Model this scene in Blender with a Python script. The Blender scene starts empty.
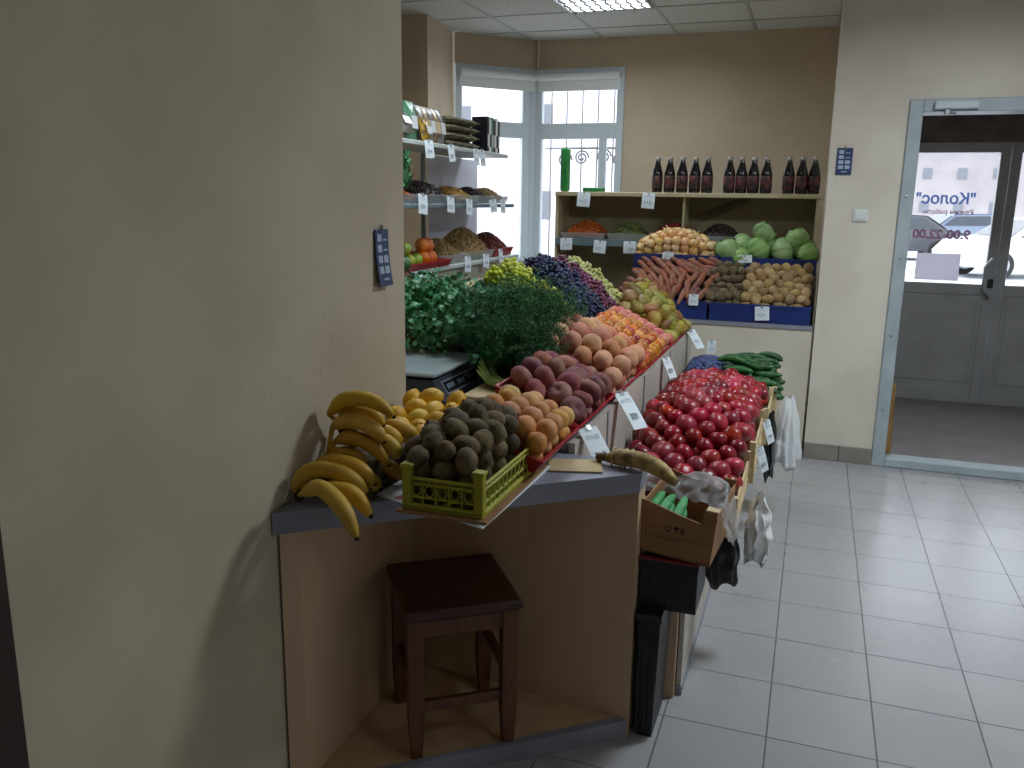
import bpy, math, random
import numpy as np
from mathutils import Vector, Matrix, Euler, noise
PI = math.pi
rnd = random.Random(7)
col = bpy.context.scene.collection
V = Vector

# ------------------------------------------------------------------ materials
def new_mat(name):
    m = bpy.data.materials.new(name); m.use_nodes = True
    nt = m.node_tree; nt.nodes.clear()
    out = nt.nodes.new('ShaderNodeOutputMaterial')
    return m, nt, out

def lin(c):
    if isinstance(c, str):
        c = [int(c[i:i+2], 16)/255 for i in (0, 2, 4)]
        c = [x/12.92 if x <= .04045 else ((x+.055)/1.055)**2.4 for x in c]
    return (c[0], c[1], c[2], 1)

def mat(name, c, c2=None, rough=.6, scale=20, detail=3, contrast=(.4, .6), bump=0, bscale=None, metal=0, rand=None, spec=.5, sub=0, emit=0, alpha=1, stretch=None, coat=0):
    """principled material; c2 mixes in by object-space noise; rand = (hue+-, sat+-, value+-) per-object variation"""
    m, nt, out = new_mat(name)
    N, L = nt.nodes, nt.links
    p = N.new('ShaderNodeBsdfPrincipled'); L.new(p.outputs[0], out.inputs[0])
    p.inputs['Roughness'].default_value = rough; p.inputs['Metallic'].default_value = metal
    p.inputs['Specular IOR Level'].default_value = spec
    if coat: p.inputs['Coat Weight'].default_value = coat; p.inputs['Coat Roughness'].default_value = .15
    if sub:
        p.inputs['Subsurface Weight'].default_value = sub; p.inputs['Subsurface Radius'].default_value = (.01, .006, .003)
        p.inputs['Subsurface Scale'].default_value = 1
    tc = N.new('ShaderNodeTexCoord'); vec = tc.outputs['Object']
    if rand:
        oi = N.new('ShaderNodeObjectInfo')
        ad = N.new('ShaderNodeVectorMath'); ad.operation = 'ADD'
        sc = N.new('ShaderNodeVectorMath'); sc.operation = 'SCALE'
        cb = N.new('ShaderNodeCombineXYZ')
        for i in range(3): L.new(oi.outputs['Random'], cb.inputs[i])
        L.new(cb.outputs[0], sc.inputs[0]); sc.inputs['Scale'].default_value = 37.0
        L.new(vec, ad.inputs[0]); L.new(sc.outputs[0], ad.inputs[1]); vec = ad.outputs[0]
    if stretch:
        mp = N.new('ShaderNodeMapping'); mp.inputs['Scale'].default_value = stretch
        L.new(vec, mp.inputs[0]); vec = mp.outputs[0]
    color = None
    if c2 is not None:
        nz = N.new('ShaderNodeTexNoise'); nz.inputs['Scale'].default_value = scale; nz.inputs['Detail'].default_value = detail
        L.new(vec, nz.inputs['Vector'])
        cr = N.new('ShaderNodeValToRGB'); cr.color_ramp.elements[0].position = contrast[0]; cr.color_ramp.elements[1].position = contrast[1]
        cr.color_ramp.elements[0].color = lin(c); cr.color_ramp.elements[1].color = lin(c2)
        L.new(nz.outputs['Fac'], cr.inputs[0]); color = cr.outputs[0]
    else:
        rg = N.new('ShaderNodeRGB'); rg.outputs[0].default_value = lin(c); color = rg.outputs[0]
    if rand:
        hs = N.new('ShaderNodeHueSaturation')
        for k, sock in enumerate(('Hue', 'Saturation', 'Value')):
            mr = N.new('ShaderNodeMapRange'); base = .5 if k == 0 else 1.
            mr.inputs['To Min'].default_value = base-rand[k]; mr.inputs['To Max'].default_value = base+rand[k]
            ml = N.new('ShaderNodeMath'); ml.operation = 'MULTIPLY'; ml.inputs[1].default_value = (1, 7.31, 13.7)[k]
            fr = N.new('ShaderNodeMath'); fr.operation = 'FRACT'
            L.new(oi.outputs['Random'], ml.inputs[0]); L.new(ml.outputs[0], fr.inputs[0]); L.new(fr.outputs[0], mr.inputs['Value'])
            L.new(mr.outputs[0], hs.inputs[sock])
        L.new(color, hs.inputs['Color']); color = hs.outputs[0]
    L.new(color, p.inputs['Base Color'])
    if bump:
        n2 = N.new('ShaderNodeTexNoise'); n2.inputs['Scale'].default_value = bscale or scale; n2.inputs['Detail'].default_value = 4
        L.new(vec, n2.inputs['Vector'])
        b = N.new('ShaderNodeBump'); b.inputs['Strength'].default_value = bump; b.inputs['Distance'].default_value = .01
        L.new(n2.outputs['Fac'], b.inputs['Height']); L.new(b.outputs[0], p.inputs['Normal'])
    if emit: p.inputs['Emission Color'].default_value = lin(c); p.inputs['Emission Strength'].default_value = emit
    if alpha < 1: p.inputs['Alpha'].default_value = alpha
    return m

def glass_mat(name, tint=(1, 1, 1), gloss=.08):
    m, nt, out = new_mat(name); N, L = nt.nodes, nt.links
    t = N.new('ShaderNodeBsdfTransparent'); t.inputs[0].default_value = (*tint, 1)
    g = N.new('ShaderNodeBsdfGlossy'); g.inputs['Roughness'].default_value = .03
    mx = N.new('ShaderNodeMixShader'); mx.inputs[0].default_value = gloss
    L.new(t.outputs[0], mx.inputs[1]); L.new(g.outputs[0], mx.inputs[2]); L.new(mx.outputs[0], out.inputs[0])
    return m

def film_mat(name, c, op=.35, rough=.25, sc=30):
    """thin translucent plastic film"""
    m, nt, out = new_mat(name); N, L = nt.nodes, nt.links
    p = N.new('ShaderNodeBsdfPrincipled'); p.inputs['Base Color'].default_value = lin(c); p.inputs['Roughness'].default_value = rough
    tr = N.new('ShaderNodeBsdfTranslucent'); tr.inputs[0].default_value = lin(c)
    t = N.new('ShaderNodeBsdfTransparent')
    a = N.new('ShaderNodeMixShader'); a.inputs[0].default_value = .35
    L.new(p.outputs[0], a.inputs[1]); L.new(tr.outputs[0], a.inputs[2])
    b = N.new('ShaderNodeMixShader'); b.inputs[0].default_value = op
    L.new(t.outputs[0], b.inputs[1]); L.new(a.outputs[0], b.inputs[2]); L.new(b.outputs[0], out.inputs[0])
    nz = N.new('ShaderNodeTexNoise'); nz.inputs['Scale'].default_value = sc; nz.inputs['Detail'].default_value = 4
    tc = N.new('ShaderNodeTexCoord'); L.new(tc.outputs['Object'], nz.inputs['Vector'])
    bp = N.new('ShaderNodeBump'); bp.inputs['Strength'].default_value = .8; bp.inputs['Distance'].default_value = .01
    L.new(nz.outputs['Fac'], bp.inputs['Height']); L.new(bp.outputs[0], p.inputs['Normal'])
    return m

M = {}
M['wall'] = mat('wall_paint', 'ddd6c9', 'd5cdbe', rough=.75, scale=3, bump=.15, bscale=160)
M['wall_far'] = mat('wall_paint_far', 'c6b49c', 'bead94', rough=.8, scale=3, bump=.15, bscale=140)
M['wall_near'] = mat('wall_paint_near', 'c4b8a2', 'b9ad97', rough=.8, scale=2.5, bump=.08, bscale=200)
def add_smudges(m, centre, rad, c):
    nt = m.node_tree; N, L = nt.nodes, nt.links; p = next(n for n in N if n.type == 'BSDF_PRINCIPLED')
    src = p.inputs['Base Color'].links[0].from_socket
    tc = N.new('ShaderNodeTexCoord'); ds = N.new('ShaderNodeVectorMath'); ds.operation = 'DISTANCE'; ds.inputs[1].default_value = centre
    L.new(tc.outputs['Object'], ds.inputs[0])
    mr = N.new('ShaderNodeMapRange'); mr.inputs['From Min'].default_value = rad; mr.inputs['From Max'].default_value = rad*.3; L.new(ds.outputs['Value'], mr.inputs['Value'])
    nz = N.new('ShaderNodeTexNoise'); nz.inputs['Scale'].default_value = 38; nz.inputs['Detail'].default_value = 5; L.new(tc.outputs['Object'], nz.inputs['Vector'])
    cr = N.new('ShaderNodeValToRGB'); cr.color_ramp.elements[0].position = .63; cr.color_ramp.elements[1].position = .74
    L.new(nz.outputs['Fac'], cr.inputs[0]); ml = N.new('ShaderNodeMath'); ml.operation = 'MULTIPLY'; L.new(cr.outputs[0], ml.inputs[0]); L.new(mr.outputs[0], ml.inputs[1])
    m2 = N.new('ShaderNodeMath'); m2.operation = 'MULTIPLY'; m2.inputs[1].default_value = .4; L.new(ml.outputs[0], m2.inputs[0])
    mx = N.new('ShaderNodeMix'); mx.data_type = 'RGBA'; L.new(m2.outputs[0], mx.inputs[0]); L.new(src, mx.inputs[6]); mx.inputs[7].default_value = lin(c); L.new(mx.outputs[2], p.inputs['Base Color'])
add_smudges(M['wall_near'], (-1.16, 1.72, 1.18), .30, '6b6052')
M['base_tile'] = mat('baseboard_tile', '8f8a82', '858079', rough=.4, scale=8)
M['pvc'] = mat('white_pvc', 'c3cdd3', rough=.35)
M['pvc_door'] = mat('grey_pvc', '97999b', 'a0a2a4', rough=.4, scale=4)
M['frame_blue'] = mat('pale_blue_metal', 'aebbc0', 'a2afb4', rough=.4, scale=6)
M['dark'] = mat('dark_opening', '1a1816', rough=.8)
M['vest_ceil'] = mat('vestibule_ceiling', '6a605c', '5c5350', rough=.8, scale=8)
M['glass'] = glass_mat('clear_glass')
M['ceil'] = mat('ceiling_tile', 'c9c9c4', 'bdbdb8', rough=.9, scale=40, bump=.2, bscale=200)
M['tbar'] = mat('ceiling_bar', 'a9aaa6', rough=.5)
M['lam'] = mat('beige_laminate', 'd2b596', 'caac8c', rough=.55, scale=6, stretch=(1, 1, .2))
M['lam_in'] = mat('worn_beige_laminate', 'd0b08a', 'c3a27c', rough=.6, scale=14)
M['edge'] = mat('grey_edge_band', '8f92a0', '858896', rough=.45, scale=5)
M['panel'] = mat('pale_grey_panel', 'c3bdb3', 'b8b2a8', rough=.5, scale=3)
M['cream'] = mat('cream_panel', 'd8d1c1', 'd1c9b8', rough=.55, scale=3)
M['olive'] = mat('olive_back_panel', '8f8166', '867858', rough=.7, scale=3)
M['stool'] = mat('brown_stool_wood', '5a3320', '6d4124', rough=.45, scale=9, stretch=(6, 6, 1), bump=.1)
M['stool_top'] = mat('dark_stool_seat', '3d211a', '4a2a20', rough=.35, scale=12)
M['crate_wood'] = mat('crate_wood', 'd8c49a', 'c7af82', rough=.75, scale=12, stretch=(1, 1, 5))
M['crate_blue'] = mat('blue_crate_plastic', '1c3478', '182c69', rough=.4, scale=8)
M['crate_black'] = mat('black_crate_plastic', '15171a', '1d2023', rough=.45, scale=12)
M['crate_yellow'] = mat('yellow_green_plastic', 'a5a22c', '989422', rough=.45, scale=10)
M['red_rim'] = mat('red_tray_plastic', 'a3202b', '93182a', rough=.35, scale=8)
M['red'] = mat('dull_red_plastic', '7e1421', rough=.4)
M['card'] = mat('brown_cardboard', '9c7550', '8f6944', rough=.85, scale=7, stretch=(1, 1, 6))
M['card_in'] = mat('grey_cardboard_inside', '6e6353', '5f5546', rough=.9, scale=9)
M['card_pale'] = mat('pale_cardboard', 'ccb791', 'bfa97f', rough=.85, scale=9)
M['paper'] = mat('white_paper', 'e4eef4', rough=.8)
M['paper_blue'] = mat('bluish_sheet', 'c6c9e0', 'bcc0da', rough=.8, scale=3)
M['sheet'] = film_mat('backlit_sheet', 'eceefb', .93, .6, 4)
M['ink'] = mat('grey_blue_ink', '7d8896', rough=.8)
M['ink_soft'] = mat('faded_ink', 'a9b4c0', rough=.8)
M['navy'] = mat('navy_card', '24375f', '2a4070', rough=.4, scale=20)
M['navy_sq'] = mat('pale_print', 'a9b9cb', rough=.5)
M['black'] = mat('black_plastic', '101113', rough=.35)
M['bag_black'] = mat('black_bag_film', '0c0d0f', '15171a', rough=.28, scale=18, bump=.5)
M['bag_white'] = film_mat('white_bag_film', 'f2f5f8', .93)
M['bag_solid'] = mat('glossy_white_bag', 'f3f5f8', rough=.4)
M['film'] = film_mat('clear_liner_film', 'dfe3e8', .42, .2, 24)
M['scale_top'] = mat('scale_platform', 'a9b8bb', 'b8c6c8', rough=.3, scale=6, metal=.35)
M['scale_body'] = mat('scale_body', '34383f', rough=.45)
M['lcd'] = mat('scale_display', '20262f', rough=.2)
M['chrome'] = mat('brushed_metal', 'a0a4a8', rough=.3, metal=.9)
M['wood_stick'] = mat('wooden_stick', 'a07c45', '8a6836', rough=.7, scale=9, stretch=(6, 6, 1))
M['door_brown'] = mat('dark_brown_door', '3a1d14', '2e1710', rough=.5, scale=6)
M['switch'] = mat('white_switch_plastic', 'dfe3e2', rough=.35)
# produce
M['banana'] = mat('banana_skin', 'caa02a', 'a67c1a', rough=.5, scale=14, contrast=(.5, .75), rand=(.008, .05, .12), bump=.05)
M['banana_old'] = mat('overripe_banana_skin', 'c0a566', '6b5230', rough=.6, scale=22, contrast=(.5, .68), bump=.1)
M['tip'] = mat('dark_fruit_tip', '2a2013', rough=.8)
M['stem'] = mat('dry_brown_stem', '5d4a28', rough=.8)
M['stem_green'] = mat('pale_green_stem', '8ea455', '748c40', rough=.6, scale=14)
M['lemon'] = mat('lemon_skin', 'e2b622', 'd3a018', rough=.4, scale=9, rand=(.012, .05, .1), bump=.25, bscale=190)
M['kiwi'] = mat('kiwi_skin', '71603f', '4d4029', rough=.75, scale=26, rand=(.01, .08, .2), bump=.4, bscale=150)
M['apricot'] = mat('apricot_skin', 'cb9550', 'b0694a', rough=.6, scale=11, contrast=(.45, .7), rand=(.02, .1, .15))
M['darkpeach'] = mat('dark_peach_skin', '783640', 'a8705a', rough=.65, scale=12, contrast=(.45, .75), rand=(.02, .12, .3))
M['peach'] = mat('peach_skin', 'c68d69', 'a8604f', rough=.7, scale=10, contrast=(.45, .75), rand=(.02, .1, .15))
M['nectarine'] = mat('nectarine_skin', 'cc8232', '9c2f28', rough=.4, scale=14, contrast=(.45, .62), rand=(.02, .1, .25))
M['pinkplum'] = mat('pink_peach_skin', 'd08a6d', 'b84a52', rough=.5, scale=16, contrast=(.4, .65), rand=(.02, .1, .15))
M['pear'] = mat('pear_skin', '99903f', '87602f', rough=.5, scale=10, contrast=(.42, .62), rand=(.045, .12, .35))
M['tomato'] = mat('tomato_skin', '9c1b1e', '7c1219', rough=.3, scale=8, rand=(.012, .06, .3))
M['tomato_pink'] = mat('pink_tomato_skin', 'a82a35', '8c1c28', rough=.36, scale=8, rand=(.008, .06, .22))
M['cucumber'] = mat('cucumber_skin', '1f4a22', '2f6430', rough=.4, scale=30, rand=(.015, .1, .25), bump=.3, bscale=90)
M['cucumber_pale'] = mat('pale_cucumber_skin', '3f8f57', '56a768', rough=.4, scale=30, bump=.2)
M['plum_blue'] = mat('blue_plum_skin', '4a5a8c', '30385e', rough=.6, scale=20, rand=(.02, .1, .3))
M['potato'] = mat('potato_skin', 'a58c5e', '8a7048', rough=.8, scale=18, rand=(.01, .1, .2), bump=.25)
M['potato_dark'] = mat('earthy_potato_skin', '6f6044', '55472f', rough=.85, scale=18, rand=(.01, .1, .2), bump=.25)
M['carrot'] = mat('carrot_skin', '96563c', '74432f', rough=.7, scale=22, rand=(.012, .12, .2), bump=.3, stretch=(1, 1, 4))
M['onion'] = mat('onion_skin', 'cf9f5e', 'd9b885', rough=.4, scale=8, rand=(.02, .12, .15), stretch=(3, 3, .5))
M['cabbage'] = mat('cabbage_leaf', '7a9f5e', '9dba7c', rough=.5, scale=9, contrast=(.4, .7), rand=(.01, .1, .12), bump=.4, bscale=16)
M['grape_black'] = mat('black_grape_skin', '1b2340', '2b3458', rough=.4, scale=30, rand=(.02, .1, .3))
M['grape_green'] = mat('green_grape_skin', 'a2ad32', 'b4ba4a', rough=.3, scale=20, rand=(.01, .1, .12), sub=.1)
M['grape_red'] = mat('red_grape_skin', '5e3046', '7a4660', rough=.4, scale=30, rand=(.02, .1, .25))
M['grape_pale'] = mat('pale_grape_skin', 'c8c78a', 'b9bc72', rough=.35, scale=30, rand=(.01, .1, .12))
M['parsley'] = mat('parsley_leaf', '256b3b', '55996a', rough=.45, scale=18, rand=(.01, .1, .2))
M['dill'] = mat('dill_leaf', '2f7040', '225a30', rough=.6, scale=9, rand=(.01, .1, .15))
M['apple'] = mat('green_apple_skin', '93ae36', 'a7bb4b', rough=.3, scale=9, rand=(.02, .1, .1))
M['orange'] = mat('orange_skin', 'd2701b', 'c36312', rough=.4, scale=14, rand=(.01, .08, .1), bump=.2, bscale=150)
M['nut_dark'] = mat('dark_dried_fruit', '241a1c', '3a2a28', rough=.5, scale=60)
M['nut_tan'] = mat('tan_nuts', 'a58a5c', '7c6038', rough=.7, scale=60)
M['nut_brown'] = mat('brown_nuts', '7b5a33', '4f3520', rough=.7, scale=60)
M['nut_red'] = mat('reddish_nuts', '7a3a28', '54241c', rough=.7, scale=60)
M['dried_orange'] = mat('dried_apricots', 'c9691c', '9c4712', rough=.5, scale=50)
M['dried_yellow'] = mat('golden_raisins', 'c09a4e', '9b7430', rough=.5, scale=60)
M['dried_red'] = mat('dried_red_berries', '9c3422', '6a1e18', rough=.5, scale=60)
M['dried_green'] = mat('dried_green_seeds', '6e7a3c', '4b5628', rough=.7, scale=60)
M['tray_clear'] = film_mat('clear_tray_plastic', 'c9ced0', .45, .15, 4)
M['bottle'] = mat('dark_juice_bottle', '120c10', rough=.12, coat=.3)
M['label'] = mat('juice_label', '33282a', '6e3a3d', rough=.5, scale=26, contrast=(.45, .55))
M['cap'] = mat('bottle_cap', '9b9a93', rough=.35, metal=.4)
M['shelf_white'] = mat('pale_shelf', 'c8d0cc', 'bcc5c2', rough=.4, scale=5)
M['shelf_gray'] = mat('grey_blue_shelf_edge', '6f8288', '65787e', rough=.4, scale=5)
M['shelf_beige'] = mat('beige_shelf_board', 'c3b894', 'b8ad89', rough=.55, scale=5)
M['pack'] = [mat('pack_brown', '6b543f', 'b09a78', rough=.3, scale=35), mat('pack_grey', '8a8580', '5c5550', rough=.3, scale=22),
             mat('pack_green', '6f9a7c', '4a7a5c', rough=.3, scale=12), mat('pack_gold', 'b08a2a', '5c4420', rough=.3, scale=28),
             mat('pack_beige', 'a39c83', '5d5744', rough=.3, scale=60), mat('pack_black', '17191f', '20232b', rough=.3, scale=10),
             mat('pack_mauve', '8a7c86', '5a4c54', rough=.35, scale=18)]
M['white_soft'] = mat('white_gloss_card', 'e0e2e4', rough=.3)
M['green_box'] = mat('green_box', '1d6b2e', '2a7f3c', rough=.4, scale=20)
M['print_red'] = mat('red_print', 'a5323a', rough=.6)
M['letters_blue'] = film_mat('letters_blue', '5f86c8', .8, .6, 3)
M['letters_mauve'] = film_mat('letters_mauve', '94708e', .8, .6, 3)
M['letters_pink'] = film_mat('letters_pink', 'b0567a', .8, .6, 3)

# ------------------------------------------------------------------ mesh builder
class MB:
    def __init__(s): s.v = []; s.f = []; s.m = []; s.mi = 0
    def add(s, vs, fs, T=None):
        o = len(s.v)
        for p in vs:
            p = V(p); s.v.append(T @ p if T is not None else p)
        for f in fs: s.f.append([i+o for i in f]); s.m.append(s.mi)
        return s
    def box(s, x0, x1, y0, y1, z0, z1, T=None, ch=0):
        if ch:  # chamfered box
            return s.cbox((x0+x1)/2, (y0+y1)/2, (z0+z1)/2, x1-x0, y1-y0, z1-z0, ch, T)
        vs = [(x, y, z) for z in (z0, z1) for y in (y0, y1) for x in (x0, x1)]
        return s.add(vs, [(0, 2, 3, 1), (4, 5, 7, 6), (0, 1, 5, 4), (2, 6, 7, 3), (0, 4, 6, 2), (1, 3, 7, 5)], T)
    def cbox(s, cx, cy, cz, dx, dy, dz, c, T=None):
        bm_v = []; idx = {}
        h = (dx/2, dy/2, dz/2)
        for sx in (-1, 1):
            for sy in (-1, 1):
                for sz in (-1, 1):
                    for a in range(3):
                        p = [sx*(h[0]-c), sy*(h[1]-c), sz*(h[2]-c)]
                        p[a] = (sx, sy, sz)[a]*h[a]
                        idx[(sx, sy, sz, a)] = len(bm_v); bm_v.append((cx+p[0], cy+p[1], cz+p[2]))
        fs = []
        def I(sg, a): return idx[(*sg, a)]
        for a in range(3):
            b, d = (a+1) % 3, (a+2) % 3
            for sa in (-1, 1):
                loop = []
                for sb, sd in ((-1, -1), (1, -1), (1, 1), (-1, 1)):
                    sg = [0, 0, 0]; sg[a] = sa; sg[b] = sb; sg[d] = sd; loop.append(I(sg, a))
                fs.append(loop if sa > 0 else loop[::-1])
            for sb in (-1, 1):
                for sd in (-1, 1):
                    s0 = [0, 0, 0]; s0[b] = sb; s0[d] = sd
                    sg0 = list(s0); sg0[a] = -1; sg1 = list(s0); sg1[a] = 1
                    q = [I(sg0, b), I(sg1, b), I(sg1, d), I(sg0, d)]
                    fs.append(q if sb*sd < 0 else q[::-1])
        for sx in (-1, 1):
            for sy in (-1, 1):
                for sz in (-1, 1):
                    t = [I((sx, sy, sz), 0), I((sx, sy, sz), 1), I((sx, sy, sz), 2)]
                    fs.append(t if sx*sy*sz > 0 else t[::-1])
        return s.add(bm_v, fs, T)
    def prism(s, poly, z0, z1, T=None):
        """poly: CCW list of (x,y)"""
        n = len(poly)
        vs = [(x, y, z0) for x, y in poly]+[(x, y, z1) for x, y in poly]
        fs = [list(range(n))[::-1], list(range(n, 2*n))]+[(i, (i+1) % n, n+(i+1) % n, n+i) for i in range(n)]
        return s.add(vs, fs, T)
    def prism_xz(s, poly, y0, y1):
        n = len(poly)
        vs = [(x, y0, z) for x, z in poly]+[(x, y1, z) for x, z in poly]
        fs = [list(range(n)), list(range(n, 2*n))[::-1]]+[(i, n+i, n+(i+1) % n, (i+1) % n) for i in range(n)]
        return s.add(vs, fs)
    def tube(s, pts, rad, seg=8, T=None, cap=True, flat=1.):
        pts = [V(p) for p in pts]; n = len(pts)
        if not hasattr(rad, '__len__'): rad = [rad]*n
        up = None; vs = []
        for i, p in enumerate(pts):
            t = (pts[min(i+1, n-1)]-pts[max(i-1, 0)]).normalized()
            if up is None:
                up = V((0, 0, 1)) if abs(t.z) < .9 else V((1, 0, 0))
            a = (up-t*up.dot(t)).normalized(); b = t.cross(a); up = a
            for k in range(seg):
                w = 2*PI*k/seg
                vs.append(p+(a*math.cos(w)*flat+b*math.sin(w))*rad[i])
        fs = [(i*seg+k, i*seg+(k+1) % seg, (i+1)*seg+(k+1) % seg, (i+1)*seg+k) for i in range(n-1) for k in range(seg)]
        if cap: fs += [list(range(seg))[::-1], [(n-1)*seg+k for k in range(seg)]]
        return s.add(vs, fs, T)
    def lathe(s, prof, seg=16, T=None):
        """prof list of (r,z) bottom to top"""
        n = len(prof); vs = []
        for r, z in prof:
            for k in range(seg):
                w = 2*PI*k/seg; vs.append((r*math.cos(w), r*math.sin(w), z))
        fs = [(i*seg+k, i*seg+(k+1) % seg, (i+1)*seg+(k+1) % seg, (i+1)*seg+k) for i in range(n-1) for k in range(seg)]
        fs += [list(range(seg))[::-1], [(n-1)*seg+k for k in range(seg)]]
        return s.add(vs, fs, T)
    def ball(s, c, r, seg=12, rings=8, fn=None, T=None):
        """r: (rx,ry,rz); fn(dir)->scale"""
        if not hasattr(r, '__len__'): r = (r, r, r)
        vs = []; fs = []
        dirs = [V((0, 0, -1))]
        for i in range(1, rings):
            ph = -PI/2+PI*i/rings
            for k in range(seg):
                w = 2*PI*k/seg; dirs.append(V((math.cos(ph)*math.cos(w), math.cos(ph)*math.sin(w), math.sin(ph))))
        dirs.append(V((0, 0, 1)))
        for d in dirs:
            q = fn(d) if fn else 1.
            vs.append((c[0]+d.x*r[0]*q, c[1]+d.y*r[1]*q, c[2]+d.z*r[2]*q))
        for k in range(seg): fs.append((0, 1+(k+1) % seg, 1+k))
        for i in range(rings-2):
            a = 1+i*seg
            for k in range(seg): fs.append((a+k, a+(k+1) % seg, a+seg+(k+1) % seg, a+seg+k))
        a = 1+(rings-2)*seg; e = len(vs)-1
        for k in range(seg): fs.append((a+k, a+(k+1) % seg, e))
        return s.add(vs, fs, T)
    def grid(s, fn, nu, nv, T=None):
        vs = [fn(i/nu, j/nv) for j in range(nv+1) for i in range(nu+1)]
        fs = [(j*(nu+1)+i, j*(nu+1)+i+1, (j+1)*(nu+1)+i+1, (j+1)*(nu+1)+i) for j in range(nv) for i in range(nu)]
        return s.add(vs, fs, T)
    def mesh(s, name, mats, smooth=False):
        me = bpy.data.meshes.new(name)
        me.from_pydata([tuple(p) for p in s.v], [], s.f)
        if not isinstance(mats, (list, tuple)): mats = [mats]
        for m in mats: me.materials.append(m)
        me.polygons.foreach_set('material_index', s.m)
        if smooth: me.polygons.foreach_set('use_smooth', [True]*len(s.f))
        me.update(); return me
    def build(s, name, mats, parent=None, smooth=False):
        o = bpy.data.objects.new(name, s.mesh(name, mats, smooth)); col.objects.link(o)
        if parent: o.parent = parent
        return o

def smooth_by_angle(o, deg=35):
    me = o.data
    me.polygons.foreach_set('use_smooth', [True]*len(me.polygons))
    me.set_sharp_from_angle(angle=math.radians(deg))

def tag(o, label=None, cat=None, group=None, kind=None):
    if label: o['label'] = label
    if cat: o['category'] = cat
    if group: o['group'] = group
    if kind: o['kind'] = kind
    return o
def empty(name, loc=(0, 0, 0), rot=(0, 0, 0)):
    o = bpy.data.objects.new(name, None); col.objects.link(o); o.location = loc; o.rotation_euler = rot
    o.empty_display_size = .05
    return o
def struct(o, label=None):
    o['kind'] = 'structure'
    if label: o['label'] = label
    return o
def place(name, me, M4, parent=None):
    o = bpy.data.objects.new(name, me); col.objects.link(o); o.matrix_world = M4
    if parent: o.parent = parent
    return o
def copy_tree(o, parent=None):
    c = o.copy(); col.objects.link(c)
    if parent: c.parent = parent
    for ch in [x for x in bpy.data.objects if x.parent == o]: copy_tree(ch, c)
    return c
def kids(o): return [x for x in col.objects if x.parent == o]
def rotm(a=None):
    return Euler((rnd.uniform(0, 6.28), rnd.uniform(0, 6.28), rnd.uniform(0, 6.28))).to_matrix().to_4x4()

# ------------------------------------------------------------------ camera
YAW, PITCH, ROLL, FPX = math.radians(19.392), math.radians(12.27), math.radians(.845), 846.25
f = V((-math.sin(YAW), math.cos(YAW), 0)); r = V((math.cos(YAW), math.sin(YAW), 0)); u = V((0, 0, 1))
f2 = f*math.cos(PITCH)-u*math.sin(PITCH); u2 = u*math.cos(PITCH)+f*math.sin(PITCH)
r3 = r*math.cos(ROLL)+u2*math.sin(ROLL); u3 = u2*math.cos(ROLL)-r*math.sin(ROLL)
cam = bpy.data.cameras.new('camera'); cam.sensor_width = 36; cam.lens = FPX/1024*36; cam.clip_start = .05; cam.clip_end = 200
co = bpy.data.objects.new('camera', cam); col.objects.link(co)
mw = Matrix.Identity(4)
for i in range(3): mw[i][0] = r3[i]; mw[i][1] = u3[i]; mw[i][2] = -f2[i]
mw.translation = V((0, 0, 1.55)); co.matrix_world = mw
bpy.context.scene.camera = co

CZ = 2.85        # ceiling
YR = 5.41        # wall with the doorway
YB = 7.14        # back wall
YD = 7.52        # outer door
XW = -1.16       # near left wall

# ------------------------------------------------------------------ setting
def floor_mat():
    m, nt, out = new_mat('floor_tiles'); N, L = nt.nodes, nt.links
    p = N.new('ShaderNodeBsdfPrincipled'); L.new(p.outputs[0], out.inputs[0])
    tc = N.new('ShaderNodeTexCoord'); mp = N.new('ShaderNodeMapping'); L.new(tc.outputs['Object'], mp.inputs[0])
    mp.inputs['Location'].default_value = (.016, -.195, 0)
    b = N.new('ShaderNodeTexBrick'); b.offset = 0; b.squash = 1
    b.inputs['Scale'].default_value = 1; b.inputs['Brick Width'].default_value = .305; b.inputs['Row Height'].default_value = .3105
    b.inputs['Mortar Size'].default_value = .0028; b.inputs['Mortar Smooth'].default_value = .3; b.inputs['Bias'].default_value = 0
    b.inputs['Color1'].default_value = lin('abaaac'); b.inputs['Color2'].default_value = lin('a6a5a8'); b.inputs['Mortar'].default_value = lin('66656a')
    L.new(mp.outputs[0], b.inputs['Vector'])
    nz = N.new('ShaderNodeTexNoise'); nz.inputs['Scale'].default_value = 3; nz.inputs['Detail'].default_value = 2; L.new(tc.outputs['Object'], nz.inputs['Vector'])
    mx = N.new('ShaderNodeMix'); mx.data_type = 'RGBA'; mx.blend_type = 'MULTIPLY'; mx.inputs[0].default_value = .35
    cr = N.new('ShaderNodeValToRGB'); cr.color_ramp.elements[0].position = 0; cr.color_ramp.elements[0].color = (.7, .69, .68, 1); cr.color_ramp.elements[1].position = 1; cr.color_ramp.elements[1].color = (1, 1, 1, 1)
    L.new(nz.outputs['Fac'], cr.inputs[0]); L.new(b.outputs['Color'], mx.inputs[6]); L.new(cr.outputs[0], mx.inputs[7]); L.new(mx.outputs[2], p.inputs['Base Color'])
    mr = N.new('ShaderNodeMapRange'); mr.inputs['To Min'].default_value = .24; mr.inputs['To Max'].default_value = .32
    L.new(nz.outputs['Fac'], mr.inputs['Value']); L.new(mr.outputs[0], p.inputs['Roughness'])
    bp = N.new('ShaderNodeBump'); bp.inputs['Strength'].default_value = .5; bp.inputs['Distance'].default_value = .002; bp.invert = True
    L.new(b.outputs['Fac'], bp.inputs['Height']); L.new(bp.outputs[0], p.inputs['Normal'])
    return m
M['floor'] = floor_mat()
M['floor_lobby'] = mat('lobby_floor', '7f7778', '756d6e', rough=.4, scale=6)
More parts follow.
